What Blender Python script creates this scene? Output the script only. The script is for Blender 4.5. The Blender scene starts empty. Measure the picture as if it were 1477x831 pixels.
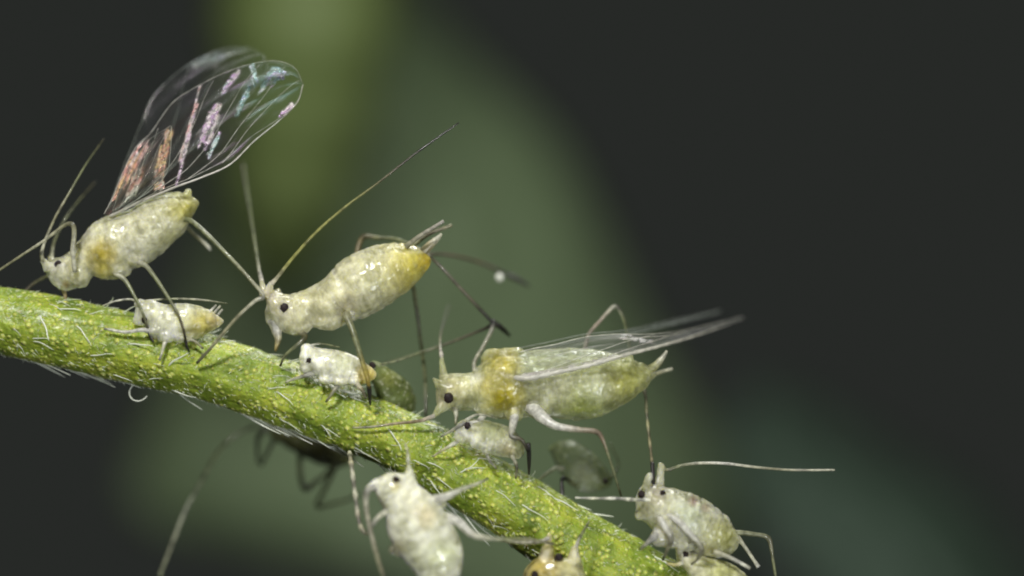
import bpy, bmesh, math, random
import numpy as np
from mathutils import Vector, Matrix, noise

random.seed(7)
rng = np.random.default_rng(11)
scene = bpy.context.scene
C = scene.collection
scene.unit_settings.scale_length = 0.001          # one unit = one millimetre

# ------------------------------------------------------------------ camera
D = 41.03                                          # camera to the focal region, mm
cam_d = bpy.data.cameras.new('camera')
cam_d.lens = 100; cam_d.sensor_width = 36
cam_d.clip_start = 1; cam_d.clip_end = 2000
cam = bpy.data.objects.new('camera', cam_d); C.objects.link(cam)
cam.location = (0, -D, 0); cam.rotation_euler = (math.radians(90), 0, 0)
cam_d.dof.use_dof = True
cam_d.dof.focus_distance = D - 0.42
cam_d.dof.aperture_fstop = 0.040                   # macro aperture: about 2.5 mm wide at this scale
scene.camera = cam

# ------------------------------------------------------------------ world and lamps (macro flash, plus added rim and background lamps)
w = bpy.data.worlds.new('World'); scene.world = w; w.use_nodes = True
bg = w.node_tree.nodes['Background']
bg.inputs['Color'].default_value = (0.0200, 0.0222, 0.0200, 1); bg.inputs['Strength'].default_value = 1.0

def area(name, loc, target, size, power, col):
    d = bpy.data.lights.new(name, 'AREA'); d.shape = 'RECTANGLE'; d.size, d.size_y = size; d.energy = power; d.color = col
    o = bpy.data.objects.new(name, d); C.objects.link(o); o.location = loc
    o.rotation_euler = (Vector(target) - Vector(loc)).to_track_quat('-Z', 'Y').to_euler()
    return o
area('flash_key', (-9, -23, 21), (-1, 0, 0), (4.5, 3.5), 13000, (1.0, 0.985, 0.95))
area('flash_side', (13, -27, -10), (0, 0, 0), (6, 5), 5600, (0.95, 0.98, 1.0))
area('added_rim_lamp', (5, 19, 21), (0, 0, 0), (6, 5), 3400, (1.0, 0.99, 0.95))  # added lamp behind the colony, makes the bodies look translucent
area('added_background_lamp', (0, 5, 15), (-1, 36, -1), (9, 9), 7000, (0.97, 1.0, 0.95))  # added lamp out of frame, brightens only the background plants

scene.view_settings.view_transform = 'Standard'
scene.view_settings.look = 'None'
scene.view_settings.exposure = 0.0; scene.view_settings.gamma = 1.0
scene.view_settings.use_curve_mapping = False
scene.render.engine = 'CYCLES'
scene.cycles.use_denoising = True
scene.cycles.max_bounces = 10; scene.cycles.transparent_max_bounces = 24
scene.cycles.sample_clamp_indirect = 6.0; scene.cycles.caustics_reflective = False; scene.cycles.caustics_refractive = False
scene.cycles.filter_width = 2.0

def P(px, py, y=0.0):
    """photo pixel at a given depth (mm behind the reference plane) -> point"""
    k = (D + y) / D / 100.0
    return Vector(((px - 738.5) * k, y, (415.5 - py) * k))

# ------------------------------------------------------------------ materials
def new_mat(name):
    m = bpy.data.materials.new(name); m.use_nodes = True
    nt = m.node_tree
    for n in list(nt.nodes): nt.nodes.remove(n)
    return m, nt, nt.nodes, nt.links
def nd(N, t, **kw):
    n = N.new(t)
    for k, v in kw.items():
        if k in n.inputs: n.inputs[k].default_value = v
        else: setattr(n, k, v)
    return n
def ramp(N, stops):
    r = N.new('ShaderNodeValToRGB'); e = r.color_ramp.elements
    while len(e) < len(stops): e.new(0.5)
    for el, (p, c) in zip(e, stops):
        el.position = p; el.color = (*c, 1) if len(c) == 3 else c
    return r

def mat_body(name, sss=1.0, scale=0.20, alpha=1.0, grain=1.0, gloss=0.65):
    m, nt, N, L = new_mat(name)
    out = N.new('ShaderNodeOutputMaterial')
    p = nd(N, 'ShaderNodeBsdfPrincipled', Roughness=0.34)
    p.inputs['Subsurface Weight'].default_value = sss
    p.inputs['Subsurface Radius'].default_value = (0.85, 0.85, 0.42)
    p.inputs['Subsurface Scale'].default_value = scale
    p.inputs['Subsurface Anisotropy'].default_value = 0.3
    p.inputs['IOR'].default_value = 1.42
    p.inputs['Coat Weight'].default_value = gloss; p.inputs['Coat Roughness'].default_value = 0.16
    p.inputs['Specular IOR Level'].default_value = min(0.5, gloss)
    at = nd(N, 'ShaderNodeAttribute', attribute_name='Col')
    tc = N.new('ShaderNodeTexCoord')
    n1 = nd(N, 'ShaderNodeTexNoise', Scale=4.6, Detail=6.0, Roughness=0.62, Distortion=0.6); L.new(tc.outputs['Object'], n1.inputs['Vector'])
    r1 = ramp(N, [(0.36, (0.56, 0.56, 0.42)), (0.50, (0.86, 0.86, 0.78)), (0.64, (1.18, 1.18, 1.15))]); L.new(n1.outputs['Fac'], r1.inputs['Fac'])
    mx = nd(N, 'ShaderNodeMix', data_type='RGBA', blend_type='MULTIPLY'); mx.inputs[0].default_value = 0.85 * grain
    L.new(at.outputs['Color'], mx.inputs[6]); L.new(r1.outputs['Color'], mx.inputs[7])
    # fat bodies and embryos that show as pale flecks through the skin
    v = nd(N, 'ShaderNodeTexVoronoi', Scale=13.0); v.feature = 'SMOOTH_F1'; L.new(tc.outputs['Object'], v.inputs['Vector'])
    r2 = ramp(N, [(0.06, (0.30,) * 3), (0.34, (0.0,) * 3)]); L.new(v.outputs['Distance'], r2.inputs['Fac'])
    mx2 = nd(N, 'ShaderNodeMix', data_type='RGBA', blend_type='MIX')
    L.new(r2.outputs['Color'], mx2.inputs[0]); L.new(mx.outputs[2], mx2.inputs[6]); mx2.inputs[7].default_value = (0.80, 0.79, 0.68, 1)
    n2 = nd(N, 'ShaderNodeTexNoise', Scale=26.0, Detail=3.0, Roughness=0.6); L.new(tc.outputs['Object'], n2.inputs['Vector'])
    n3 = nd(N, 'ShaderNodeTexNoise', Scale=8.0, Detail=2.0); L.new(tc.outputs['Object'], n3.inputs['Vector'])
    ad = nd(N, 'ShaderNodeMath', operation='MULTIPLY_ADD'); ad.inputs[1].default_value = 1.6
    L.new(n3.outputs['Fac'], ad.inputs[0]); L.new(n2.outputs['Fac'], ad.inputs[2])
    su = nd(N, 'ShaderNodeAttribute', attribute_name='skinuv')
    mw = N.new('ShaderNodeMapping'); mw.inputs['Scale'].default_value = (11.0, 1.1, 1.1); L.new(su.outputs['Vector'], mw.inputs['Vector'])
    nw = nd(N, 'ShaderNodeTexNoise', Scale=1.0, Detail=3.0, Roughness=0.55, Distortion=0.4); L.new(mw.outputs[0], nw.inputs['Vector'])
    ad2 = nd(N, 'ShaderNodeMath', operation='MULTIPLY_ADD'); ad2.inputs[1].default_value = 2.4
    L.new(nw.outputs['Fac'], ad2.inputs[0]); L.new(ad.outputs[0], ad2.inputs[2])
    rw = ramp(N, [(0.36, (0.74, 0.74, 0.66)), (0.58, (1.1, 1.1, 1.08))]); L.new(nw.outputs['Fac'], rw.inputs['Fac'])
    mx3 = nd(N, 'ShaderNodeMix', data_type='RGBA', blend_type='MULTIPLY'); mx3.inputs[0].default_value = 0.7
    L.new(mx2.outputs[2], mx3.inputs[6]); L.new(rw.outputs['Color'], mx3.inputs[7]); L.new(mx3.outputs[2], p.inputs['Base Color'])
    b = nd(N, 'ShaderNodeBump', Strength=0.6, Distance=0.022); L.new(ad2.outputs[0], b.inputs['Height'])
    L.new(b.outputs['Normal'], p.inputs['Normal'])
    rr = nd(N, 'ShaderNodeMapRange'); rr.inputs[3].default_value = 0.22; rr.inputs[4].default_value = 0.55
    L.new(n1.outputs['Fac'], rr.inputs[0]); L.new(rr.outputs[0], p.inputs['Roughness'])
    if alpha < 1:
        lw = nd(N, 'ShaderNodeLayerWeight', Blend=0.35)
        tr = N.new('ShaderNodeBsdfTransparent'); mixs = N.new('ShaderNodeMixShader')
        mr = nd(N, 'ShaderNodeMapRange'); mr.inputs[3].default_value = alpha; mr.inputs[4].default_value = min(1, alpha + 0.3)
        L.new(lw.outputs['Facing'], mr.inputs[0]); L.new(mr.outputs[0], mixs.inputs[0])
        L.new(tr.outputs[0], mixs.inputs[1]); L.new(p.outputs[0], mixs.inputs[2]); L.new(mixs.outputs[0], out.inputs[0])
    else:
        L.new(p.outputs[0], out.inputs[0])
    return m
M_BODY = mat_body('aphid_skin', alpha=0.48)
M_SOLID = mat_body('aphid_skin_dense', alpha=0.93)
M_ORGAN = mat_body('aphid_organs', sss=1.0, scale=0.10, grain=1.17)
M_GLASSY = mat_body('aphid_skin_glassy', sss=1.0, scale=0.2, alpha=0.40)
M_DULL = mat_body('aphid_skin_dull', sss=0.8, scale=0.4, alpha=0.8, gloss=0.1)
M_FAINT = mat_body('aphid_skin_faint', sss=0.8, scale=0.4, alpha=0.42)

def mat_leg(name, mix_trans=0.5):
    m, nt, N, L = new_mat(name)
    out = N.new('ShaderNodeOutputMaterial')
    at = nd(N, 'ShaderNodeAttribute', attribute_name='Col')
    tc = N.new('ShaderNodeTexCoord')
    n1 = nd(N, 'ShaderNodeTexNoise', Scale=14.0, Detail=3.0); L.new(tc.outputs['Object'], n1.inputs['Vector'])
    r1 = ramp(N, [(0.35, (0.62,) * 3), (0.65, (1.2,) * 3)]); L.new(n1.outputs['Fac'], r1.inputs['Fac'])
    mx = nd(N, 'ShaderNodeMix', data_type='RGBA', blend_type='MULTIPLY'); mx.inputs[0].default_value = 1.0
    L.new(at.outputs['Color'], mx.inputs[6]); L.new(r1.outputs['Color'], mx.inputs[7])
    p = nd(N, 'ShaderNodeBsdfPrincipled', Roughness=0.33)
    p.inputs['Coat Weight'].default_value = 0.2
    L.new(mx.outputs[2], p.inputs['Base Color'])
    t = N.new('ShaderNodeBsdfTranslucent'); L.new(mx.outputs[2], t.inputs['Color'])
    ms = N.new('ShaderNodeMixShader'); ms.inputs[0].default_value = mix_trans
    L.new(p.outputs[0], ms.inputs[1]); L.new(t.outputs[0], ms.inputs[2]); L.new(ms.outputs[0], out.inputs[0])
    return m
M_LEG = mat_leg('aphid_limb')

def mat_simple(name, col, rough=0.3, spec=0.5, noise_amt=0.3, scale=20, trans=0.0):
    m, nt, N, L = new_mat(name)
    out = N.new('ShaderNodeOutputMaterial')
    p = nd(N, 'ShaderNodeBsdfPrincipled', Roughness=rough)
    p.inputs['Specular IOR Level'].default_value = spec
    tc = N.new('ShaderNodeTexCoord')
    n1 = nd(N, 'ShaderNodeTexNoise', Scale=scale, Detail=4.0); L.new(tc.outputs['Object'], n1.inputs['Vector'])
    lo = tuple(c * (1 - noise_amt) for c in col); hi = tuple(min(1, c * (1 + noise_amt)) for c in col)
    r = ramp(N, [(0.3, lo), (0.7, hi)]); L.new(n1.outputs['Fac'], r.inputs['Fac']); L.new(r.outputs['Color'], p.inputs['Base Color'])
    if trans:
        t = N.new('ShaderNodeBsdfTranslucent'); L.new(r.outputs['Color'], t.inputs['Color'])
        ms = N.new('ShaderNodeMixShader'); ms.inputs[0].default_value = trans
        L.new(p.outputs[0], ms.inputs[1]); L.new(t.outputs[0], ms.inputs[2]); L.new(ms.outputs[0], out.inputs[0])
    else:
        L.new(p.outputs[0], out.inputs[0])
    return m
M_EYE = mat_simple('eye_dark', (0.017, 0.011, 0.010), 0.6, 0.2, 0.7, 60)
M_FOOT = mat_simple('foot_dark', (0.022, 0.020, 0.018), 0.4, 0.4)
M_HAIR = mat_simple('plant_hair', (0.80, 0.83, 0.72), 0.25, 0.8, 0.12, 30, 0.35)
M_VEIN = mat_simple('wing_vein', (0.46, 0.44, 0.38), 0.3, 0.6, 0.25, 12, 0.2)
M_VEINSHEEN = mat_simple('wing_vein_sheen', (0.66, 0.64, 0.56), 0.25, 0.7, 0.25, 12, 0.45)  # whitened to imitate the sheen along the folded wing
M_VEINDIM = mat_simple('wing_vein_dim', (0.24, 0.26, 0.22), 0.35, 0.5, 0.25, 12, 0.2)

def mat_wing(name, thr, fac_hi, tint_scale, rough=0.12, sat=1.0, base=0.02):
    """membrane: clear sheet with film hues from a colour ramp and reflection glints painted on in streaks"""
    m, nt, N, L = new_mat(name)
    out = N.new('ShaderNodeOutputMaterial')
    tc = N.new('ShaderNodeTexCoord')
    at = nd(N, 'ShaderNodeAttribute', attribute_name='film')
    uv = nd(N, 'ShaderNodeAttribute', attribute_name='sheet')
    mp = N.new('ShaderNodeMapping'); mp.inputs['Scale'].default_value = (2.6, 9.0, 1); L.new(uv.outputs['Vector'], mp.inputs['Vector'])
    n1 = nd(N, 'ShaderNodeTexNoise', Scale=tint_scale, Detail=4.0, Roughness=0.65); L.new(mp.outputs[0], n1.inputs['Vector'])
    th = nd(N, 'ShaderNodeMath', operation='MULTIPLY_ADD'); th.inputs[1].default_value = 0.6
    L.new(n1.outputs['Fac'], th.inputs[0]); L.new(at.outputs['Fac'], th.inputs[2])
    s = sat
    def q(c): g = sum(c) / 3; return tuple(g + (x - g) * s for x in c)
    r = ramp(N, [(0.18, q((0.95, 0.92, 0.80))), (0.28, q((0.95, 0.45, 0.42))), (0.36, q((0.98, 0.76, 0.40))), (0.44, q((0.92, 0.50, 0.50))), (0.54, q((0.95, 0.90, 0.85))),
                 (0.64, q((0.80, 0.52, 0.85))), (0.74, q((0.72, 0.86, 0.82))), (0.86, q((0.40, 0.66, 0.66))), (0.95, q((0.70, 0.62, 0.90)))])
    L.new(th.outputs[0], r.inputs['Fac'])
    g = nd(N, 'ShaderNodeBsdfGlossy', Roughness=rough); L.new(r.outputs['Color'], g.inputs['Color'])
    n2 = nd(N, 'ShaderNodeTexNoise', Scale=15.0, Detail=5.0, Roughness=0.75); L.new(tc.outputs['Object'], n2.inputs['Vector'])
    b = nd(N, 'ShaderNodeBump', Strength=1.0, Distance=0.075); L.new(n2.outputs['Fac'], b.inputs['Height']); L.new(b.outputs['Normal'], g.inputs['Normal'])
    n5 = nd(N, 'ShaderNodeTexNoise', Scale=1.0, Detail=4.0, Roughness=0.7)
    mp5 = N.new('ShaderNodeMapping'); mp5.inputs['Scale'].default_value = (14, 34, 1); L.new(uv.outputs['Vector'], mp5.inputs['Vector']); L.new(mp5.outputs[0], n5.inputs['Vector'])
    w5 = nd(N, 'ShaderNodeMapRange'); w5.inputs[1].default_value = 0.50; w5.inputs[2].default_value = 0.62; L.new(n5.outputs['Fac'], w5.inputs[0])
    wm = nd(N, 'ShaderNodeMix', data_type='RGBA'); L.new(w5.outputs[0], wm.inputs[0]); L.new(r.outputs['Color'], wm.inputs[6]); wm.inputs[7].default_value = (0.95, 0.93, 0.86, 1)  # white sparkle mixed into the membrane colour
    L.new(wm.outputs[2], g.inputs['Color'])
    df = N.new('ShaderNodeBsdfDiffuse'); L.new(wm.outputs[2], df.inputs['Color']); L.new(b.outputs['Normal'], df.inputs['Normal'])
    gm = N.new('ShaderNodeMixShader'); gm.inputs[0].default_value = 0.45; L.new(g.outputs[0], gm.inputs[1]); L.new(df.outputs[0], gm.inputs[2])  # diffuse share keeps the painted glints bright at any angle
    tr = N.new('ShaderNodeBsdfTransparent'); tr.inputs['Color'].default_value = (0.93, 0.95, 0.94, 1)
    ms = N.new('ShaderNodeMixShader')
    mp2 = N.new('ShaderNodeMapping'); mp2.inputs['Scale'].default_value = (3.0, 8.0, 1); mp2.inputs['Location'].default_value = (3.1, 7.7, 0); L.new(uv.outputs['Vector'], mp2.inputs['Vector'])
    n3 = nd(N, 'ShaderNodeTexNoise', Scale=1.0, Detail=5.0, Roughness=0.6); L.new(mp2.outputs[0], n3.inputs['Vector'])
    sh = nd(N, 'ShaderNodeAttribute', attribute_name='painted_glint')
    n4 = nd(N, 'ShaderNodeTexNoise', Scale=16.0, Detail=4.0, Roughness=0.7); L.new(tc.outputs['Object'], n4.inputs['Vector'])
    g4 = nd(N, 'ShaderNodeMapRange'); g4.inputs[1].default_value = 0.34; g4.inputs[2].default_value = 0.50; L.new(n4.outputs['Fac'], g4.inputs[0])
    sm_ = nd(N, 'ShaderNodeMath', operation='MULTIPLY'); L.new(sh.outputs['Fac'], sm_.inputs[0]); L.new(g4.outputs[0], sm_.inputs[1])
    mr = nd(N, 'ShaderNodeMapRange'); mr.inputs[1].default_value = thr; mr.inputs[2].default_value = thr + 0.16
    mr.inputs[3].default_value = base; mr.inputs[4].default_value = fac_hi
    L.new(n3.outputs['Fac'], mr.inputs[0])
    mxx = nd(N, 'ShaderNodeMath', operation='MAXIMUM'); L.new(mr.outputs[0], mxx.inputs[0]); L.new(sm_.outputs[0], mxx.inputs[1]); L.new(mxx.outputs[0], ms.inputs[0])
    L.new(tr.outputs[0], ms.inputs[1]); L.new(gm.outputs[0], ms.inputs[2]); L.new(ms.outputs[0], out.inputs[0])
    return m
M_WING = mat_wing('wing_membrane', 0.54, 0.30, 1.0, rough=0.22, sat=1.2, base=0.012)
M_WINGDIM = mat_wing('wing_membrane_far', 0.52, 0.16, 1.0, sat=0.5, base=0.015)
M_WINGFOLD = mat_wing('wing_membrane_folded', 0.48, 0.2, 1.0, rough=0.34, sat=0.15, base=0.04)

def mat_stem():
    m, nt, N, L = new_mat('stem_skin')
    out = N.new('ShaderNodeOutputMaterial')
    p = nd(N, 'ShaderNodeBsdfPrincipled', Roughness=0.42)
    p.inputs['Coat Weight'].default_value = 0.1; p.inputs['Coat Roughness'].default_value = 0.2
    p.inputs['Specular IOR Level'].default_value = 0.35
    p.inputs['Subsurface Weight'].default_value = 0.8
    p.inputs['Subsurface Radius'].default_value = (0.5, 0.9, 0.15); p.inputs['Subsurface Scale'].default_value = 0.07
    tc = N.new('ShaderNodeTexCoord')
    uvn = nd(N, 'ShaderNodeAttribute', attribute_name='axis')
    n1 = nd(N, 'ShaderNodeTexNoise', Scale=2.2, Detail=6.0, Roughness=0.62); L.new(tc.outputs['Object'], n1.inputs['Vector'])
    r1 = ramp(N, [(0.34, (0.12, 0.18, 0.020)), (0.50, (0.23, 0.30, 0.036)), (0.66, (0.38, 0.43, 0.06))]); L.new(n1.outputs['Fac'], r1.inputs['Fac'])
    # lengthwise fibres
    mp = N.new('ShaderNodeMapping'); mp.inputs['Scale'].default_value = (0.9, 13, 13); L.new(uvn.outputs['Vector'], mp.inputs['Vector'])
    n4 = nd(N, 'ShaderNodeTexNoise', Scale=1.0, Detail=3.0); L.new(mp.outputs[0], n4.inputs['Vector'])
    r4 = ramp(N, [(0.35, (0.78, 0.8, 0.7)), (0.65, (1.15, 1.12, 1.0))]); L.new(n4.outputs['Fac'], r4.inputs['Fac'])
    mx = nd(N, 'ShaderNodeMix', data_type='RGBA', blend_type='MULTIPLY'); mx.inputs[0].default_value = 0.8
    L.new(r1.outputs['Color'], mx.inputs[6]); L.new(r4.outputs['Color'], mx.inputs[7])
    # swollen pale cells
    v = nd(N, 'ShaderNodeTexVoronoi', Scale=12.0, Randomness=1.0); L.new(tc.outputs['Object'], v.inputs['Vector'])
    r2 = ramp(N, [(0.05, (1,) * 3), (0.52, (0,) * 3)]); L.new(v.outputs['Distance'], r2.inputs['Fac'])
    wn = nd(N, 'ShaderNodeSeparateColor'); L.new(v.outputs['Color'], wn.inputs[0])
    rr_ = nd(N, 'ShaderNodeMapRange'); rr_.inputs[3].default_value = -0.30; rr_.inputs[4].default_value = 0.16; L.new(wn.outputs[1], rr_.inputs[0])
    nm = nd(N, 'ShaderNodeTexNoise', Scale=1.9, Detail=4.0, Roughness=0.6); L.new(tc.outputs['Object'], nm.inputs['Vector'])
    rm = nd(N, 'ShaderNodeMapRange'); rm.inputs[1].default_value = 0.35; rm.inputs[2].default_value = 0.65; rm.inputs[3].default_value = 0.16; rm.inputs[4].default_value = -0.18; L.new(nm.outputs['Fac'], rm.inputs[0])
    sb = nd(N, 'ShaderNodeMath', operation='SUBTRACT'); L.new(v.outputs['Distance'], sb.inputs[0]); L.new(rr_.outputs[0], sb.inputs[1])
    sb2 = nd(N, 'ShaderNodeMath', operation='ADD'); L.new(sb.outputs[0], sb2.inputs[0]); L.new(rm.outputs[0], sb2.inputs[1]); L.new(sb2.outputs[0], r2.inputs['Fac'])
    gt = nd(N, 'ShaderNodeMath', operation='GREATER_THAN'); gt.inputs[1].default_value = 0.25; L.new(wn.outputs[0], gt.inputs[0])
    mu = nd(N, 'ShaderNodeMath', operation='MULTIPLY'); L.new(r2.outputs['Color'], mu.inputs[0]); L.new(gt.outputs[0], mu.inputs[1])
    mu2 = nd(N, 'ShaderNodeMath', operation='MULTIPLY'); L.new(mu.outputs[0], mu2.inputs[0]); mu2.inputs[1].default_value = 0.75
    mx2 = nd(N, 'ShaderNodeMix', data_type='RGBA'); L.new(mu2.outputs[0], mx2.inputs[0]); L.new(mx.outputs[2], mx2.inputs[6])
    mx2.inputs[7].default_value = (0.70, 0.72, 0.20, 1)
    L.new(mx2.outputs[2], p.inputs['Base Color'])
    n2 = nd(N, 'ShaderNodeTexNoise', Scale=14.0, Detail=2.0, Roughness=0.5); L.new(tc.outputs['Object'], n2.inputs['Vector'])
    ad = nd(N, 'ShaderNodeMath', operation='MULTIPLY_ADD'); ad.inputs[1].default_value = 1.5
    L.new(mu.outputs[0], ad.inputs[0]); L.new(n2.outputs['Fac'], ad.inputs[2])
    b = nd(N, 'ShaderNodeBump', Strength=0.85, Distance=0.035); L.new(ad.outputs[0], b.inputs['Height']); L.new(b.outputs['Normal'], p.inputs['Normal'])
    L.new(p.outputs[0], out.inputs[0])
    return m
M_STEM = mat_stem()

def mat_leaf(name, col, tr=0.3):
    m, nt, N, L = new_mat(name)
    out = N.new('ShaderNodeOutputMaterial')
    tc = N.new('ShaderNodeTexCoord')
    n1 = nd(N, 'ShaderNodeTexNoise', Scale=0.12, Detail=4.0); L.new(tc.outputs['Object'], n1.inputs['Vector'])
    r = ramp(N, [(0.3, tuple(c * 0.75 for c in col)), (0.7, tuple(c * 1.2 for c in col))]); L.new(n1.outputs['Fac'], r.inputs['Fac'])
    p = nd(N, 'ShaderNodeBsdfPrincipled', Roughness=0.55); L.new(r.outputs['Color'], p.inputs['Base Color'])
    p.inputs['Specular IOR Level'].default_value = 0.25
    t = N.new('ShaderNodeBsdfTranslucent'); L.new(r.outputs['Color'], t.inputs['Color'])
    ms = N.new('ShaderNodeMixShader'); ms.inputs[0].default_value = tr
    L.new(p.outputs[0], ms.inputs[1]); L.new(t.outputs[0], ms.inputs[2]); L.new(ms.outputs[0], out.inputs[0])
    return m

# ------------------------------------------------------------------ helpers
def link(name, me, mat, parent=None):
    o = bpy.data.objects.new(name, me); C.objects.link(o)
    if mat is not None: me.materials.append(mat)
    if parent is not None: o.parent = parent
    return o
def thing(name, label, cat, group=None):
    o = bpy.data.objects.new(name, None); C.objects.link(o)
    o['label'] = label; o['category'] = cat
    if group: o['group'] = group
    o.empty_display_size = 0.3
    return o
def set_base(t, p):
    t.location = p
def fit(o, t):      # parts are built in world coordinates; hang them under a thing whose origin is elsewhere
    o.parent = t; o.matrix_parent_inverse = Matrix.Translation(-t.location)
    return o

def catmull(A, n):
    A = np.asarray(A, float); k = len(A)
    d = np.r_[0, np.cumsum(np.linalg.norm(np.diff(A[:, :3], axis=0), axis=1) ** 0.6 + 1e-5)]
    ts = np.linspace(0, d[-1], n)
    i = np.clip(np.searchsorted(d, ts, side='right') - 1, 0, k - 2)
    u = ((ts - d[i]) / (d[i + 1] - d[i]))[:, None]
    T = np.zeros_like(A)
    T[1:-1] = (A[2:] - A[:-2]) / (d[2:] - d[:-2])[:, None]
    T[0] = (A[1] - A[0]) / (d[1] - d[0]); T[-1] = (A[-1] - A[-2]) / (d[-1] - d[-2])
    h = (d[i + 1] - d[i])[:, None]
    return ((2 * u**3 - 3 * u**2 + 1) * A[i] + (u**3 - 2 * u**2 + u) * h * T[i] + (-2 * u**3 + 3 * u**2) * A[i + 1] + (u**3 - u**2) * h * T[i + 1])

def tube_mesh(name, pts, rad, cols=None, sides=8, cap=True):
    """pts (n,3), rad (n,), cols (n,3) -> swept mesh"""
    pts = np.asarray(pts, float); n = len(pts)
    tang = np.gradient(pts, axis=0); tang /= np.linalg.norm(tang, axis=1)[:, None] + 1e-9
    ref = np.array([0.13, 1.0, 0.21]); ref /= np.linalg.norm(ref)
    a = np.cross(tang, ref); a /= np.linalg.norm(a, axis=1)[:, None] + 1e-9
    b = np.cross(tang, a)
    th = np.linspace(0, 2 * np.pi, sides, endpoint=False)
    V = (pts[:, None, :] + rad[:, None, None] * (np.cos(th)[None, :, None] * a[:, None, :] + np.sin(th)[None, :, None] * b[:, None, :])).reshape(-1, 3)
    F = []
    for i in range(n - 1):
        for j in range(sides):
            j2 = (j + 1) % sides
            F.append((i * sides + j, i * sides + j2, (i + 1) * sides + j2, (i + 1) * sides + j))
    F.append(tuple(range(sides - 1, -1, -1))); F.append(tuple((n - 1) * sides + j for j in range(sides)))
    me = bpy.data.meshes.new(name); me.from_pydata(V.tolist(), [], F); me.update()
    me.polygons.foreach_set('use_smooth', [True] * len(me.polygons))
    if cols is not None:
        ca = me.color_attributes.new('Col', 'FLOAT_COLOR', 'POINT')
        cc = np.repeat(np.c_[cols, np.ones(n)], sides, axis=0)
        ca.data.foreach_set('color', cc.ravel().astype(np.float32))
    return me

TAN = (0.40, 0.39, 0.25); OLIVE = (0.27, 0.29, 0.15); PALE = (0.64, 0.63, 0.50); BROWN = (0.15, 0.13, 0.08); DARK = (0.035, 0.032, 0.026); WHITE = (0.78, 0.77, 0.70)

def limb(t, name, pts, cols, foot=None, rough=0.06, smooth=True, bead=0.0, seta=0):
    """pts: (px, py, depth, radius px); cols: list of colours spread along it"""
    arr = np.array([[*P(a, b, c), r / 100.0] for a, b, c, r in pts])
    seg = np.linalg.norm(np.diff(arr[:, :3], axis=0), axis=1).sum()
    n = int(max(14, min(110, seg / 0.045)))
    if smooth: A = catmull(arr, n)
    else:
        d = np.r_[0, np.cumsum(np.linalg.norm(np.diff(arr[:, :3], axis=0), axis=1))]
        ts = np.linspace(0, d[-1], n); A = np.c_[tuple(np.interp(ts, d, arr[:, k]) for k in range(4))]
        K = np.array([0.15, 0.2, 0.3, 0.2, 0.15])
        B = A.copy()
        for k in range(3): B[2:-2, k] = np.convolve(A[:, k], K, 'valid')
        A = B
    r = A[:, 3] * 0.82
    s = np.linspace(0, 1, n)
    r *= 1 + rough * np.sin(s * 37 + len(pts)) * np.sin(s * 91 + 1.3)
    if bead: r *= 1 + bead * np.sin(s * n * 1.1)
    r = np.clip(r, 0.0035, None)
    cs = np.array(cols, float); cc = np.stack([np.interp(s, np.linspace(0, 1, len(cs)), cs[:, k]) for k in range(3)], 1)
    cc = cc.copy()
    if name == 'antenna':
        for q, dk in ((0.10, 0.6), (0.27, 0.62), (0.46, 0.55), (0.66, 0.55), (0.84, 0.6)):
            g = np.exp(-((s - q) / 0.012) ** 2); cc *= (1 - dk * g)[:, None]; r = r * (1 + 0.16 * g)
    elif name == 'leg':
        tg_ = np.gradient(A[:, :3], axis=0); tg_ /= np.linalg.norm(tg_, axis=1)[:, None] + 1e-9
        bend_ = np.r_[0, 1 - (tg_[1:] * tg_[:-1]).sum(1)]
        kq = int(np.argmax(bend_[3:-3])) + 3
        if bend_[kq] > 0.03:
            g = np.exp(-((np.arange(n) - kq) / 2.2) ** 2); cc *= (1 - 0.5 * g)[:, None]; r = r * (1 + 0.22 * g)
        r *= 1 + 0.10 * np.sin(np.pi * np.clip(s / 0.45, 0, 1))
        cc *= (1 - 0.55 * np.clip((s - 0.88) / 0.1, 0, 1))[:, None]
    if bead: cc = cc * (1 + 0.45 * np.sin(s * n * 1.1 + 0.7))[:, None]
    o = fit(link(name, tube_mesh(name, A[:, :3], r, cc), M_LEG), t)
    if foot:     # dark tarsus at the end, with two tiny claws
        fa = np.array([[*P(a, b, c), q / 100.0] for a, b, c, q in foot])
        B = catmull(fa, 12)
        f = link('foot', tube_mesh('foot', B[:, :3], np.clip(B[:, 3], 0.004, None), None, 7), M_FOOT); fit(f, t)
        f.parent = o; f.matrix_parent_inverse = Matrix.Identity(4)
    return o

def eye(t, px, py, y, r):
    bm = bmesh.new()
    bmesh.ops.create_icosphere(bm, subdivisions=3, radius=0.86 * r / 100.0)
    for v in bm.verts:
        v.co.y *= 0.55; v.co.z *= 1.1
        v.co += v.co.normalized() * (0.010 * noise.noise(v.co * 110) + 0.012 * noise.noise(v.co * 40 + Vector((px, 0, 0))))
    bm.transform(Matrix.Translation(P(px, py, y + (0.012 if y < 1.2 else 0))))
    me = bpy.data.meshes.new('eye'); bm.to_mesh(me); bm.free()
    me.polygons.foreach_set('use_smooth', [True] * len(me.polygons))
    return fit(link('eye', me, M_EYE), t)

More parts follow.
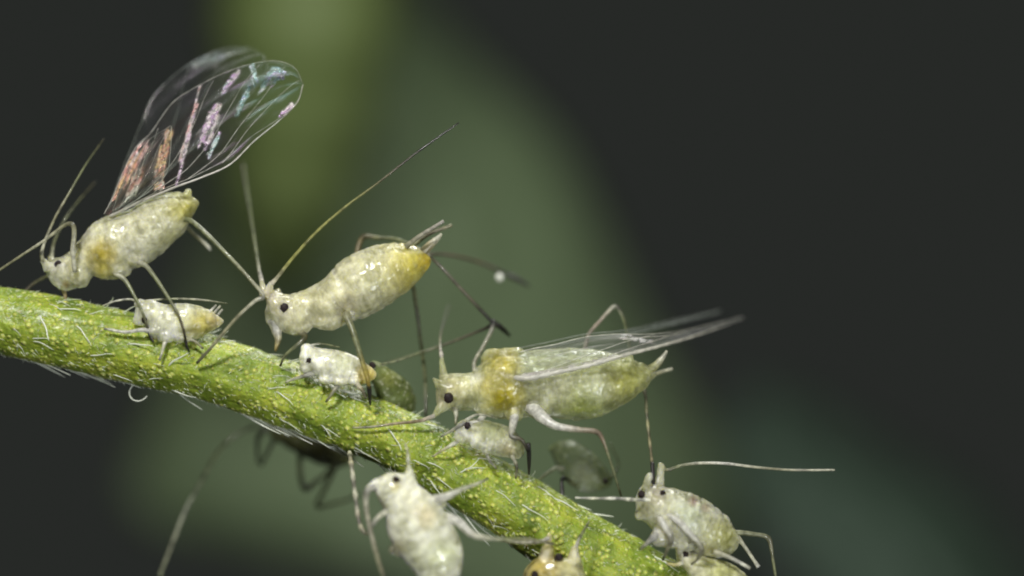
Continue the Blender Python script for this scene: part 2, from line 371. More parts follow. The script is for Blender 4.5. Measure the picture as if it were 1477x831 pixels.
def body(t, secs, y0, y1, lat, base, paints, extras=(), mat=None, seg=9, seg_from=0.38, amp=0.016, lump=0.02, vox=0.020, seed=0, bump_scale=6.0, smooth_it=8, name='body', organs=None):
    """secs: outline pairs (x top, y top, x bottom, y bottom) along the axis; extras: lobes (px,py,y,rx,ry,rz) or spikes;
    paints: (px,py,radius px,(rgb),strength)"""
    S = np.array(secs, float); k = len(S)
    tt = np.linspace(0, 1, k)
    W = []
    for (a, b, c, d), u in zip(S, tt):
        y = y0 + (y1 - y0) * u
        p1, p2 = P(a, b, y), P(c, d, y)
        W.append([*((p1 + p2) / 2), *((p1 - p2) / 2)])
    R = catmull(np.array(W), 56)
    cen = R[:, :3]; hv = R[:, 3:]
    hl = np.linalg.norm(hv, axis=1)
    M = 36; th = np.linspace(0, 2 * np.pi, M, endpoint=False)
    V = []; F = []
    for i in range(len(R)):
        for a in th:
            ca, sa = math.cos(a), math.sin(a)
            V.append(cen[i] + hv[i] * ca + np.array([0, hl[i] * lat * sa * (1.0 + 0.06 * (1 - ca * ca)), 0]))
    for i in range(len(R) - 1):
        for j in range(M):
            F.append((i * M + j, i * M + (j + 1) % M, (i + 1) * M + (j + 1) % M, (i + 1) * M + j))
    F.append(tuple(range(M - 1, -1, -1))); F.append(tuple((len(R) - 1) * M + j for j in range(M)))
    bm = bmesh.new()
    vs = [bm.verts.new(v) for v in V]
    for f in F: bm.faces.new([vs[i] for i in f])
    bmesh.ops.recalc_face_normals(bm, faces=bm.faces)
    for e in extras:
        if len(e) == 6:
            px, py, y, rx, ry, rz = e
            ret = bmesh.ops.create_icosphere(bm, subdivisions=3, radius=1.0)
            for v in ret['verts']: v.co = Vector((v.co.x * rx / 100, v.co.y * ry / 100, v.co.z * rz / 100)) + P(px, py, y)
        else:            # spike: (x0,y0,d0,r0, x1,y1,d1,r1)
            a0 = P(*e[0:3]); a1 = P(*e[4:7]); ax = (a1 - a0)
            ret = bmesh.ops.create_cone(bm, cap_ends=True, segments=14, radius1=e[3] / 100, radius2=e[7] / 100, depth=ax.length)
            q = ax.to_track_quat('Z', 'Y').to_matrix().to_4x4(); mm = Matrix.Translation((a0 + a1) / 2) @ q
            for v in ret['verts']: v.co = mm @ v.co
    me = bpy.data.meshes.new('tmp'); bm.to_mesh(me); bm.free()
    tmp = bpy.data.objects.new('tmp', me); C.objects.link(tmp)
    md = tmp.modifiers.new('r', 'REMESH'); md.mode = 'VOXEL'; md.voxel_size = vox; md.use_smooth_shade = True
    sm = tmp.modifiers.new('s', 'SMOOTH'); sm.factor = 0.5; sm.iterations = smooth_it
    dg = bpy.context.evaluated_depsgraph_get()
    me2 = bpy.data.meshes.new_from_object(tmp.evaluated_get(dg))
    bpy.data.objects.remove(tmp); bpy.data.meshes.remove(me)
    n = len(me2.vertices)
    co = np.empty(n * 3, np.float32); me2.vertices.foreach_get('co', co); co = co.reshape(-1, 3).astype(float)
    nr = np.empty(n * 3, np.float32); me2.vertices.foreach_get('normal', nr); nr = nr.reshape(-1, 3).astype(float)
    # position along the axis
    best = np.full(n, 1e9); par = np.zeros(n)
    for i in range(len(cen) - 1):
        a, b = cen[i], cen[i + 1]; ab = b - a; L2 = ab @ ab + 1e-12
        u = np.clip(((co - a) @ ab) / L2, 0, 1); dd = ((co - a - u[:, None] * ab) ** 2).sum(1)
        mk = dd < best; best[mk] = dd[mk]; par[mk] = (i + u[mk]) / (len(cen) - 1)
    size = hl.max()
    ph = par * seg + 0.12 * np.sin(co[:, 1] * 5 + seed)
    fr = ph - np.floor(ph)
    groove = np.exp(-((np.minimum(fr, 1 - fr)) / 0.11) ** 2)
    on = np.clip((par - seg_from + 0.08) / 0.12, 0, 1) * np.clip((1 - par) / 0.06, 0, 1)
    nz = np.empty(n); nz2 = np.empty(n)
    for i in range(n):
        v = Vector(co[i]); nz[i] = noise.fractal(v * bump_scale + Vector((seed * 3.1, 0, 0)), 1.0, 2.0, 2)
        nz2[i] = noise.noise(v * (bump_scale * 2.7) + Vector((0, seed * 1.7, 0)))
    disp = -0.5 * amp * np.clip(0.55 + 1.3 * nz, 0, 1.4) * groove * (0.25 + 0.75 * on)
    disp += 0.62 * lump * nz * min(1, size / 0.35) + lump * 0.22 * nz2
    co += nr * disp[:, None]
    me2.vertices.foreach_set('co', co.astype(np.float32).ravel())
    col = np.tile(np.array(base, float), (n, 1))
    kk = (D + co[:, 1]) / D / 100.0
    qx = co[:, 0] / kk + 738.5; qy = 415.5 - co[:, 2] / kk
    for (px, py, r, c, st) in paints:
        d = np.sqrt((qx - px) ** 2 + (qy - py) ** 2) / r + 0.25 * nz
        wgt = st * np.clip(1.25 - d, 0, 1) ** 0.8
        col = col * (1 - wgt[:, None]) + np.array(c) * wgt[:, None]
    col *= (1 - 0.10 * groove * on)[:, None]
    col = np.clip(col * (1 + 0.12 * nz2)[:, None] * np.array([1.03, 1.03, 0.99]), 0.005, 0.92)
    ca = me2.color_attributes.new('Col', 'FLOAT_COLOR', 'POINT')
    ca.data.foreach_set('color', np.c_[col, np.ones(n)].astype(np.float32).ravel())
    ci = np.clip((par * (len(cen) - 1)).astype(int), 0, len(cen) - 1); dv = co - cen[ci]
    upc = (dv * (hv[ci] / (hl[ci][:, None] + 1e-9))).sum(1); ang = np.arctan2(dv[:, 1], upc)
    axl = np.linalg.norm(np.diff(cen, axis=0), axis=1).sum()
    sa_ = me2.attributes.new('skinuv', 'FLOAT_VECTOR', 'POINT')
    sa_.data.foreach_set('vector', np.c_[par * axl + seed, np.cos(ang), np.sin(ang)].astype(np.float32).ravel())
    me2.polygons.foreach_set('use_smooth', [True] * len(me2.polygons))
    me2.update()
    me2.name = name; me2.materials.clear()
    o = fit(link(name, me2, mat or M_BODY), t)
    if organs:          # gut and embryos that show through the clear skin
        q = np.array(secs, float); c = (q[:, :2] + q[:, 2:]) / 2; k0 = organs[0]
        c2 = c.mean(0) + (c - c.mean(0)) * organs[1]
        q2 = np.c_[c2 + (q[:, :2] - c) * k0, c2 + (q[:, 2:] - c) * k0][1:-1]
        inner = body(t, q2.tolist(), y0, y1, lat, tuple(min(0.9, x * organs[2]) for x in base), [(a_, b_, r_, tuple(min(0.9, x * 1.05) for x in c_), s_) for a_, b_, r_, c_, s_ in paints], (), M_ORGAN, seg, seg_from, amp * 2, 0.07, vox, seed + 20, 5.0, 3, 'organs')
        inner.parent = o; inner.matrix_parent_inverse = Matrix.Identity(4); inner.matrix_basis = Matrix.Identity(4)
    return o

def wing(t, lead, trail, ripple, mat, veins, vmat, edge_r=0.012, nu=70, nv=34, seed=0, film=(0.0, 0.6), phase=0.0, edge_t=1, root=1.15, glints=()):
    """lead, trail: margins from root to tip, (px,py,depth); veins: list of ((u,v),...) paths on the sheet"""
    A = catmull(np.array([[*P(*p)] for p in lead]), nu); B = catmull(np.array([[*P(*p)] for p in trail]), nu)
    u = np.linspace(0, 1, nu)[:, None]; v = np.linspace(0, 1, nv)[None, :]
    G = A[:, None, :] * (1 - v[..., None]) + B[:, None, :] * v[..., None]
    width = np.linalg.norm(A - B, axis=1)[:, None]
    env = np.clip(width / 0.6, 0, 1) * np.sin(np.pi * np.clip(v, 0, 1)) ** 0.5
    wob = np.array([[noise.noise(Vector((a * 3.0 + seed, b * 2.2, seed * 1.3))) for b in v[0]] for a in u[:, 0]])
    wob2 = np.array([[noise.noise(Vector((a * 9.0 + seed, b * 7, 4 + seed))) for b in v[0]] for a in u[:, 0]])
    dy = ripple * env * (np.sin(v * 24 + 2.5 * wob + phase) * 0.5 + 1.6 * wob + 0.35 * wob2)
    G = G + np.array([0, 1.0, 0.15]) * dy[..., None]
    V = G.reshape(-1, 3); F = [(i * nv + j, (i + 1) * nv + j, (i + 1) * nv + j + 1, i * nv + j + 1) for i in range(nu - 1) for j in range(nv - 1)]
    me = bpy.data.meshes.new('wing'); me.from_pydata(V.tolist(), [], F); me.update()
    me.polygons.foreach_set('use_smooth', [True] * len(me.polygons))
    at = me.attributes.new('film', 'FLOAT', 'POINT')
    f = film[0] + (film[1] - film[0]) * np.broadcast_to(u, (nu, nv)) + 0.10 * wob
    at.data.foreach_set('value', f.astype(np.float32).ravel())
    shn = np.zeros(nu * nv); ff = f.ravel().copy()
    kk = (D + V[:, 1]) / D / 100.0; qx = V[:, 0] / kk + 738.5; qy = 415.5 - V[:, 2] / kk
    wn_ = np.array([noise.noise(Vector((x * 0.07, y_ * 0.07, seed))) for x, y_ in zip(qx, qy)]) if glints else 0
    wn2_ = np.array([noise.noise(Vector((x * 0.22, y_ * 0.22, seed))) for x, y_ in zip(qx, qy)]) if glints else 0
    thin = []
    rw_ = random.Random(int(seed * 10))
    for (path, wd, h0, h1, st) in glints:
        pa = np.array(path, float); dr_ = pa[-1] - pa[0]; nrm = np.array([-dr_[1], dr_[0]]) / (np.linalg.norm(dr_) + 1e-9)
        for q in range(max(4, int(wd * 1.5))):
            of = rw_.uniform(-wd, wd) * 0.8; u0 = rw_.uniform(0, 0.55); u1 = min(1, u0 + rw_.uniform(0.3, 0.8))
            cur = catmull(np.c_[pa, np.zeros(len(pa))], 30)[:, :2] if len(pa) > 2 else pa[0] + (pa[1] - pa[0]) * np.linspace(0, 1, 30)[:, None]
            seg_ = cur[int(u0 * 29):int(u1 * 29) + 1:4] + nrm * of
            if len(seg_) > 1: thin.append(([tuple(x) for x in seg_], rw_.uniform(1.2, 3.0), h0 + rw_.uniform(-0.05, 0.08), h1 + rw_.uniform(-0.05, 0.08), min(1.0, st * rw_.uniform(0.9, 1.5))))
    for (path, wd, h0, h1, st) in thin:      # reflection streaks painted into the sheet, each with its own hue
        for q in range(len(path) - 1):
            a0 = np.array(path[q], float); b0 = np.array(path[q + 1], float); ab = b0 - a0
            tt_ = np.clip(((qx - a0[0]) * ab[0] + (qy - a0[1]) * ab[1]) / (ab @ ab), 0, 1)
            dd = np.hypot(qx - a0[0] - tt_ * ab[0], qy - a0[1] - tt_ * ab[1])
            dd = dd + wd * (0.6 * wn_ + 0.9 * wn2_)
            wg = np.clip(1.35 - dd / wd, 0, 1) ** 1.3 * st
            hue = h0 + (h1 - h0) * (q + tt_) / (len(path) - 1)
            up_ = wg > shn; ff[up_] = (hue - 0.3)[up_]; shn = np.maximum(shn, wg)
    at.data.foreach_set('value', ff.astype(np.float32))  # film hue also carries the colours of the painted glints
    ash = me.attributes.new('painted_glint', 'FLOAT', 'POINT'); ash.data.foreach_set('value', shn.astype(np.float32))
    au = me.attributes.new('sheet', 'FLOAT_VECTOR', 'POINT')
    au.data.foreach_set('vector', np.stack([np.broadcast_to(u, (nu, nv)) + seed, np.broadcast_to(v, (nu, nv)), np.zeros((nu, nv))], -1).astype(np.float32).ravel())
    o = fit(link('wing', me, mat), t)
    sd = o.modifiers.new('thick', 'SOLIDIFY'); sd.thickness = 0.006; sd.offset = 0
    def at_uv(a, b):
        x = a * (nu - 1); y = b * (nv - 1); i = min(int(x), nu - 2); j = min(int(y), nv - 2); fx, fy = x - i, y - j
        return (G[i, j] * (1 - fx) * (1 - fy) + G[i + 1, j] * fx * (1 - fy) + G[i, j + 1] * (1 - fx) * fy + G[i + 1, j + 1] * fx * fy)
    allv = [([(a, 0.0) for a in np.linspace(0, 1, 12)], edge_r), ([(a, 1.0) for a in np.linspace(0, 1, 12)], edge_r * 0.45)][:1 + (edge_t > 0)] + [(list(vp), edge_r * 0.42) for vp in veins]
    for path, r in allv:
        uv = catmull(np.array([[a, b, 0] for a, b in path]), 60)[:, :2]; uv = np.clip(uv, 0, 1)
        pts = np.array([at_uv(a, b) for a, b in uv])
        rad = r * (np.linspace(root, 0.55, 60) * np.clip((1.02 - np.linspace(0, 1, 60)) / 0.25, 0.15, 1) if r == edge_r and root > 3 else np.linspace(root, 0.55, 60) if r == edge_r else np.linspace(1.15, 0.55, 60)) * (1 + 0.2 * np.sin(np.arange(60) * 2.1))
        ve = link('vein', tube_mesh('vein', pts, rad, None, 6), vmat); fit(ve, t)
        ve.parent = o; ve.matrix_parent_inverse = Matrix.Identity(4)
    return o

# ------------------------------------------------------------------ background foliage, far out of focus
def leaf(name, label, outline, depth, bulge, mat, tilt=(0, 0), group=None):
    """outline: left/right pixel pairs from tip to base; a cupped blade with a raised midrib"""
    S = np.array(outline, float)
    R = catmull(S, 40); nv = 25
    V = []; F = []
    for i, (lx, ly, rx, ry) in enumerate(R):
        for j in range(nv):
            q = j / (nv - 1); px = lx + (rx - lx) * q; py = ly + (ry - ly) * q
            y = depth + bulge * (2 * q - 1) ** 2 + tilt[0] * (q - 0.5) + tilt[1] * (i / 39 - 0.5)
            if j == nv // 2: y -= 0.35
            y += 0.5 * noise.noise(Vector((i * 0.25, j * 0.5, depth)))
            V.append(P(px, py, y))
    for i in range(39):
        for j in range(nv - 1): F.append((i * nv + j, i * nv + j + 1, (i + 1) * nv + j + 1, (i + 1) * nv + j))
    t = thing(name, label, 'leaf', group)
    set_base(t, P(*((R[-1][:2] + R[-1][2:]) / 2), depth))
    me = bpy.data.meshes.new('blade'); me.from_pydata([tuple(v) for v in V], [], F); me.update()
    me.polygons.foreach_set('use_smooth', [True] * len(me.polygons))
    o = fit(link('blade', me, mat), t)
    sd = o.modifiers.new('thick', 'SOLIDIFY'); sd.thickness = 0.35; sd.offset = 0
    mid = np.array([V[i * nv + nv // 2] for i in range(0, 40, 3)]); mid[:, 1] -= 0.15
    fit(link('midrib', tube_mesh('midrib', mid, np.linspace(0.15, 0.6, len(mid)), None, 8), mat), t)
    return t

M_LEAF1 = mat_leaf('leaf_dim', (0.165, 0.220, 0.118))
M_LEAF2 = mat_leaf('leaf_blue', (0.070, 0.105, 0.075))
M_BSTEM = mat_leaf('far_stem', (0.082, 0.108, 0.034), 0.15)

bs = thing('background_plant', 'thick blurred yellow-green upright shoot far behind the raised wings', 'plant')
set_base(bs, P(396, 430, 29))
arr = np.array([[*P(446, -260, 27), 2.4], [*P(440, 0, 27), 2.2], [*P(430, 150, 27.5), 1.9], [*P(416, 280, 28), 1.5], [*P(404, 360, 28.5), 1.0], [*P(396, 430, 29), 0.3]])
A = catmull(arr, 40)
fit(link('shaft', tube_mesh('shaft', A[:, :3], A[:, 3] * (1 + 0.03 * np.sin(np.arange(40))), None, 20), M_BSTEM), bs)
leaf('background_leaf', 'big dim green leaf blade, blurred, spreading behind the middle aphids',
     [(470, -90, 560, -90), (440, 0, 600, 0), (350, 100, 690, 100), (310, 220, 800, 210), (290, 330, 860, 320), (260, 450, 910, 430), (230, 560, 960, 530), (200, 660, 1010, 610), (200, 740, 1060, 700), (330, 780, 1050, 800), (560, 840, 960, 880), (700, 900, 900, 930)],
     36, 3.0, M_LEAF1, (4, 0))
leaf('background_leaf', 'dark blue-green leaf tip, blurred, low behind the antenna of the speckled aphid',
     [(1080, 570, 1120, 560), (1040, 640, 1210, 610), (1060, 710, 1310, 670), (1090, 760, 1400, 720), (1180, 850, 1480, 820), (1260, 950, 1560, 930)],
     38, 2.0, M_LEAF2, (3, -6))

# ------------------------------------------------------------------ the stem the aphids feed on
stem = thing('plant_stem', 'bright green hairy plant stem sloping down through the colony', 'stem')
set_base(stem, P(950, 865, 0))
SC = [(-140, 440, 48), (-60, 453, 48), (0, 463, 48), (60, 474, 50), (200, 506, 50), (300, 531, 47), (400, 565, 47), (460, 588, 46), (540, 620, 44), (600, 648, 45), (640, 670, 46), (740, 730, 49), (820, 782, 53), (900, 832, 57), (980, 886, 60), (1080, 960, 62)]
SA = catmull(np.array([[*P(a, b, 0.0), r / 100.0] for a, b, r in SC]), 620)
def stem_frame(i):
    tg = SA[min(i + 1, len(SA) - 1), :3] - SA[max(i - 1, 0), :3]; tg /= np.linalg.norm(tg)
    fy = np.array([0, -1.0, 0]); up = np.cross(tg, fy); up /= np.linalg.norm(up)
    if up[2] < 0: up = -up
    return tg, fy, up
ns, nc = len(SA), 170
V = np.zeros((ns, nc, 3)); AX = np.zeros((ns, nc, 3))
run = np.r_[0, np.cumsum(np.linalg.norm(np.diff(SA[:, :3], axis=0), axis=1))]
for i in range(ns):
    tg, fy, up = stem_frame(i)
    for j in range(nc):
        a = 2 * math.pi * j / nc
        dirv = math.cos(a) * up + math.sin(a) * fy
        p0 = SA[i, :3] + dirv * SA[i, 3]
        q = Vector(p0)
        d = 0.016 * noise.fractal(q * 3.0, 1.0, 2.0, 2) + 0.006 * noise.noise(q * 9.5) + 0.004 * noise.noise(q * 19) + 0.010 * math.cos(a * 7 + 0.4 * math.sin(run[i]))
        V[i, j] = p0 + dirv * d
        AX[i, j] = (run[i], math.cos(a), math.sin(a))
F = [(i * nc + j, (i + 1) * nc + j, (i + 1) * nc + (j + 1) % nc, i * nc + (j + 1) % nc) for i in range(ns - 1) for j in range(nc)]
me = bpy.data.meshes.new('skin'); me.from_pydata(V.reshape(-1, 3).tolist(), [], F); me.update()
me.polygons.foreach_set('use_smooth', [True] * len(me.polygons))
at = me.attributes.new('axis', 'FLOAT_VECTOR', 'POINT'); at.data.foreach_set('vector', AX.astype(np.float32).ravel())
fit(link('stem_skin', me, M_STEM), stem)

# hairs: eight shapes shared by all the hairs, each hair a part of the stem
hair_meshes = []
for k in range(8):
    L_ = 1.0; n = 14; s = np.linspace(0, 1, n)
    bend = random.uniform(-0.2, 0.7); tw = random.uniform(-0.6, 0.6)
    pts = np.c_[s * L_, tw * s * s + 0.028 * np.sin(s * 8 + k), bend * s * (1 - 0.55 * s)]
    hm = tube_mesh('hair', pts, 0.042 * (1 - s) ** 0.6 + 0.012, None, 5); hm.materials.append(M_HAIR); hair_meshes.append(hm)
hook = tube_mesh('hair', np.c_[0.5 - 0.5 * np.cos(np.linspace(0, 3.6, 18)), np.zeros(18), 0.55 * np.sin(np.linspace(0, 3.6, 18))], np.linspace(0.05, 0.03, 18), None, 5); hook.materials.append(M_HAIR)
def hair(i, ang, length, lift, side, mesh=None, thick=1.0):
    """i: position along stem, ang: 0 = top edge, pi/2 = towards the camera, pi = lower edge"""
    tg, fy, up = stem_frame(i)
    dirv = math.cos(ang) * up + math.sin(ang) * fy
    lat = np.cross(dirv, tg)
    along = math.cos(lift) * (math.cos(side) * tg + math.sin(side) * lat) + math.sin(lift) * dirv
    along /= np.linalg.norm(along)
    z = dirv - along * (dirv @ along); z /= np.linalg.norm(z); yv = np.cross(z, along)
    o = bpy.data.objects.new('hair', mesh or random.choice(hair_meshes)); C.objects.link(o)
    m = Matrix((( *[along[0] * length, yv[0] * length * thick, z[0] * length * thick], 0), (along[1] * length, yv[1] * length * thick, z[1] * length * thick, 0), (along[2] * length, yv[2] * length * thick, z[2] * length * thick, 0), (0, 0, 0, 1)))
    m.translation = Vector(SA[i, :3] + dirv * (SA[i, 3] - 0.012))
    o.parent = stem; o.matrix_parent_inverse = Matrix.Translation(-stem.location); o.matrix_basis = m
    return o
def idx(px):
    x = (px - 738.5) / 100.0
    return int(np.argmin(abs(SA[:, 0] - x)))
for k in range(84):       # over the side that faces the camera
    px = random.uniform(0, 960)
    hair(idx(px), random.uniform(0.15, 2.7), random.uniform(0.12, 0.46), random.uniform(0.02, 0.35), random.gauss(0, 0.45), thick=random.uniform(0.35, 0.7))
for k in range(26):        # along the lower edge, swept down the stem
    px = random.choice([random.uniform(20, 470), random.uniform(330, 560), random.uniform(560, 830)])
    hair(idx(px), random.uniform(2.6, 3.3), random.uniform(0.25, 0.62), random.uniform(0.02, 0.30), random.gauss(0, 0.2), thick=0.5)
for k in range(40):        # along the upper edge
    px = random.uniform(100, 880)
    hair(idx(px), random.uniform(-0.35, 0.45), random.uniform(0.12, 0.34), random.uniform(0.1, 0.8), random.gauss(0, 0.5), thick=0.8)
for px, ln, lf in ((148, 0.30, 0.25), (60, 0.50, 0.22), (68, 0.36, 0.25), (120, 0.62, 0.20), (270, 0.42, 0.28), (330, 0.66, 0.10), (360, 0.70, 0.14), (382, 0.60, 0.12), (455, 0.70, 0.05), (640, 0.6, 0.04), (700, 0.5, 0.1)):
    hair(idx(px), 2.95, ln, lf, 0.0, random.choice(hair_meshes), 0.5)
hair(idx(205), 3.0, 0.26, 0.75, 0.1, hook, 1.0)
# fine fuzz too small to tell apart
bm_pts = []; bm_f = []
for k in range(2600):
    i = random.randrange(20, ns - 20); a = random.uniform(-0.5, 3.6)
    tg, fy, up = stem_frame(i); dirv = math.cos(a) * up + math.sin(a) * fy; lat = np.cross(dirv, tg)
    b0 = SA[i, :3] + dirv * (SA[i, 3] - 0.005); sd = random.gauss(0, 0.9)
    dr = math.cos(sd) * tg + math.sin(sd) * lat + dirv * random.uniform(0.1, 0.9); dr /= np.linalg.norm(dr)
    ln = random.uniform(0.04, 0.10); o1 = np.cross(dr, dirv); o1 = o1 / (np.linalg.norm(o1) + 1e-9) * 0.0055; o2 = np.cross(dr, o1)
    q = len(bm_pts); bm_pts += [b0 + o1, b0 - 0.5 * o1 + 0.87 * o2, b0 - 0.5 * o1 - 0.87 * o2, b0 + dr * ln]
    bm_f += [(q, q + 1, q + 3), (q + 1, q + 2, q + 3), (q + 2, q, q + 3)]
me = bpy.data.meshes.new('fuzz'); me.from_pydata([tuple(p) for p in bm_pts], [], bm_f); me.update()
fz = fit(link('fuzz', me, M_HAIR), stem); fz['kind'] = 'stuff'

# ------------------------------------------------------------------ aphids
GRP = 'aphids feeding on the green stem'
CREAM = (0.70, 0.68, 0.50); GREYW = (0.72, 0.72, 0.63); YEL = (0.66, 0.58, 0.12); GOLD = (0.56, 0.46, 0.05); GREENY = (0.50, 0.53, 0.24); PINKW = (0.74, 0.70, 0.62)

# 1. winged aphid with raised wings
a = thing('winged_aphid', 'pale winged aphid with tall shiny iridescent wings raised over its back', 'aphid', GRP); set_base(a, P(92, 430, 0))
body(a, [(66, 386, 68, 396), (74, 374, 77, 411), (86, 371, 92, 421), (98, 366, 104, 417), (109, 353, 115, 415), (121, 338, 128, 404), (135, 322, 139, 396), (151, 312, 153, 402), (170, 308, 175, 401), (190, 300, 190, 389), (212, 286, 211, 381), (235, 278, 231, 368), (255, 277, 252, 348), (270, 281, 268, 330), (280, 286, 279, 310), (287, 291, 287, 297)],
     -0.05, -0.05, 0.86, (0.68, 0.67, 0.55),
     [(80, 400, 20, (0.78, 0.78, 0.72), 0.8), (146, 368, 24, GOLD, 0.85), (150, 392, 14, YEL, 0.7), (110, 390, 16, CREAM, 0.6), (130, 345, 12, (0.8, 0.78, 0.68), 0.6), (268, 300, 26, (0.60, 0.56, 0.14), 0.85), (250, 345, 22, (0.62, 0.60, 0.30), 0.5), (197, 345, 26, (0.80, 0.79, 0.72), 0.6), (95, 410, 6, (0.5, 0.35, 0.1), 0.7)],
     extras=[(115, 398, -0.2, 15, 16, 18), (148, 388, -0.2, 18, 17, 15), (172, 388, -0.22, 18, 17, 14), (198, 374, -0.24, 17, 15, 12), (113, 400, 0.15, 13, 12, 14), (152, 392, 0.17, 16, 13, 11), (145, 335, -0.22, 20, 15, 16), (166, 330, -0.30, 14, 12, 14),
             (70, 390, -0.15, 8, 62, 374, -0.2, 4), (76, 384, 0.1, 8, 72, 370, 0.2, 4), (268, 284, -0.1, 7, 274, 272, -0.12, 4)], seed=1, lump=0.03, amp=0.02, organs=(0.78, 0.92, 1.05))
eye(a, 84, 382, -0.235, 6.5); eye(a, 86, 382, 0.135, 6.5)
limb(a, 'rostrum', [(90, 412, -0.05, 5), (93, 422, -0.05, 4), (95, 433, -0.1, 2)], [TAN, (0.45, 0.33, 0.12)])
limb(a, 'antenna', [(63, 378, -0.2, 4.2), (60, 366, -0.25, 3.4), (66, 345, -0.25, 2.6), (80, 313, -0.2, 2.4), (100, 278, -0.1, 2.0), (124, 237, 0.1, 1.5), (150, 200, 0.35, 0.8)], [TAN, PALE, TAN, TAN, OLIVE, OLIVE, BROWN])
limb(a, 'antenna', [(74, 374, 0.2, 4), (78, 350, 0.45, 2.4), (93, 318, 0.6, 2), (110, 294, 0.7, 1.6), (138, 262, 0.95, 0.8)], [TAN, OLIVE, OLIVE, BROWN])
limb(a, 'leg', [(108, 392, -0.42, 4.5), (105, 362, -0.5, 4.2), (107, 335, -0.55, 3.8), (104, 324, -0.55, 3.6), (93, 325, -0.5, 3.0), (65, 346, -0.45, 2.5), (30, 369, -0.35, 2.1), (0, 389, -0.3, 2.0), (-30, 409, -0.2, 1.8)], [PALE, PALE, TAN, TAN, PALE, TAN, TAN, TAN])
limb(a, 'leg', [(112, 405, 0.2, 4), (80, 396, 0.35, 2.6), (55, 405, 0.4, 2.2), (36, 420, 0.35, 2), (22, 436, 0.2, 1.8)], [TAN, OLIVE, BROWN, BROWN])
limb(a, 'leg', [(166, 394, -0.32, 5.5), (180, 404, -0.38, 3.8), (196, 431, -0.5, 3.0), (207, 455, -0.62, 2.4), (214, 478, -0.55, 2.2)], [PALE, OLIVE, OLIVE, BROWN], foot=[(213, 476, -0.55, 2.4), (218, 488, -0.53, 2), (222, 494, -0.52, 1)])
limb(a, 'leg', [(200, 378, -0.34, 5.5), (213, 386, -0.42, 4.0), (238, 422, -0.6, 3.2), (256, 452, -0.74, 2.6), (264, 474, -0.74, 2.3), (268, 492, -0.58, 2.2)], [PALE, OLIVE, OLIVE, BROWN, BROWN], foot=[(267, 490, -0.59, 2.4), (270, 501, -0.54, 2), (273, 507, -0.5, 1)])
limb(a, 'leg', [(225, 345, -0.1, 5), (262, 318, -0.2, 4.5), (280, 322, -0.3, 4.2), (330, 370, -0.5, 3.6), (366, 409, -0.65, 3.2), (380, 428, -0.72, 3.4), (368, 434, -0.75, 3.2), (340, 460, -0.78, 3.0), (310, 495, -0.72, 2.8), (284, 524, -0.58, 2.6)], [OLIVE, OLIVE, OLIVE, OLIVE, TAN, PALE, TAN, TAN, TAN])
limb(a, 'leg', [(235, 350, 0.25, 4.5), (262, 326, 0.3, 3.5), (282, 340, 0.35, 3), (301, 357, 0.35, 3.4), (303, 362, 0.35, 2.5)], [OLIVE, OLIVE, TAN, WHITE])
WLEAD = [(158, 312, -0.25), (205, 290, -0.32), (250, 271, -0.38), (291, 256, -0.35), (332, 237, -0.3), (366, 204, -0.25), (405, 172, -0.2), (429, 147, -0.15), (437, 122, -0.12)]
WTRAIL = [(150, 309, -0.22), (163, 284, -0.12), (176, 252, -0.05), (195, 214, 0.0), (217, 192, 0.05), (247, 150, 0.05), (275, 130, 0.05), (328, 103, 0.0), (368, 91, -0.05), (400, 88, -0.1), (425, 98, -0.11), (437, 121, -0.12)]
wing(a, WLEAD, WTRAIL, 0.10, M_WING,
     [((0.1, 0.1), (0.3, 0.35), (0.5, 0.65), (0.62, 0.97)), ((0.2, 0.08), (0.42, 0.25), (0.6, 0.5), (0.78, 0.96)), ((0.35, 0.06), (0.55, 0.2), (0.75, 0.45), (0.88, 0.9)), ((0.50, 0.06), (0.68, 0.2), (0.85, 0.4), (0.95, 0.6)), ((0.05, 0.3), (0.2, 0.6), (0.38, 0.95)), ((0.02, 0.06), (0.3, 0.05), (0.6, 0.08), (0.8, 0.03))],
     M_VEIN, 0.0095, nu=170, nv=130, seed=2.0, film=(-0.08, 0.62), root=2.0,
     glints=[([(163, 292), (184, 247), (214, 200)], 8, 0.28, 0.45, 0.8), ([(186, 292), (204, 236)], 7, 0.16, 0.22, 0.8), ([(228, 264), (234, 226), (244, 182)], 8, 0.26, 0.37, 0.85), ([(222, 270), (236, 268)], 6, 0.36, 0.18, 0.9),
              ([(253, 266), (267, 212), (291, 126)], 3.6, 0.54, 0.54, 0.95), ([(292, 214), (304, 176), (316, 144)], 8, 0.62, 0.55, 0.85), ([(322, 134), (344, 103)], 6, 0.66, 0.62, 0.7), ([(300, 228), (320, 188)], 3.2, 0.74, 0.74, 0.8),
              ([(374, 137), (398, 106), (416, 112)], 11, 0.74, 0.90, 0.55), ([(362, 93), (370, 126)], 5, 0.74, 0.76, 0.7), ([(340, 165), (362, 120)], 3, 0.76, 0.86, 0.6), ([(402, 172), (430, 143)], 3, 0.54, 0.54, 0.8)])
WL2 = [(162, 306, 0.25), (215, 270, 0.4), (265, 225, 0.5), (320, 175, 0.6), (365, 130, 0.65), (385, 100, 0.65), (380, 80, 0.65)]
WT2 = [(156, 303, 0.25), (175, 250, 0.45), (191, 209, 0.55), (205, 175, 0.6), (219, 141, 0.65), (240, 119, 0.7), (266, 97, 0.7), (297, 79, 0.7), (322, 70, 0.7), (355, 68, 0.67), (380, 79, 0.65)]
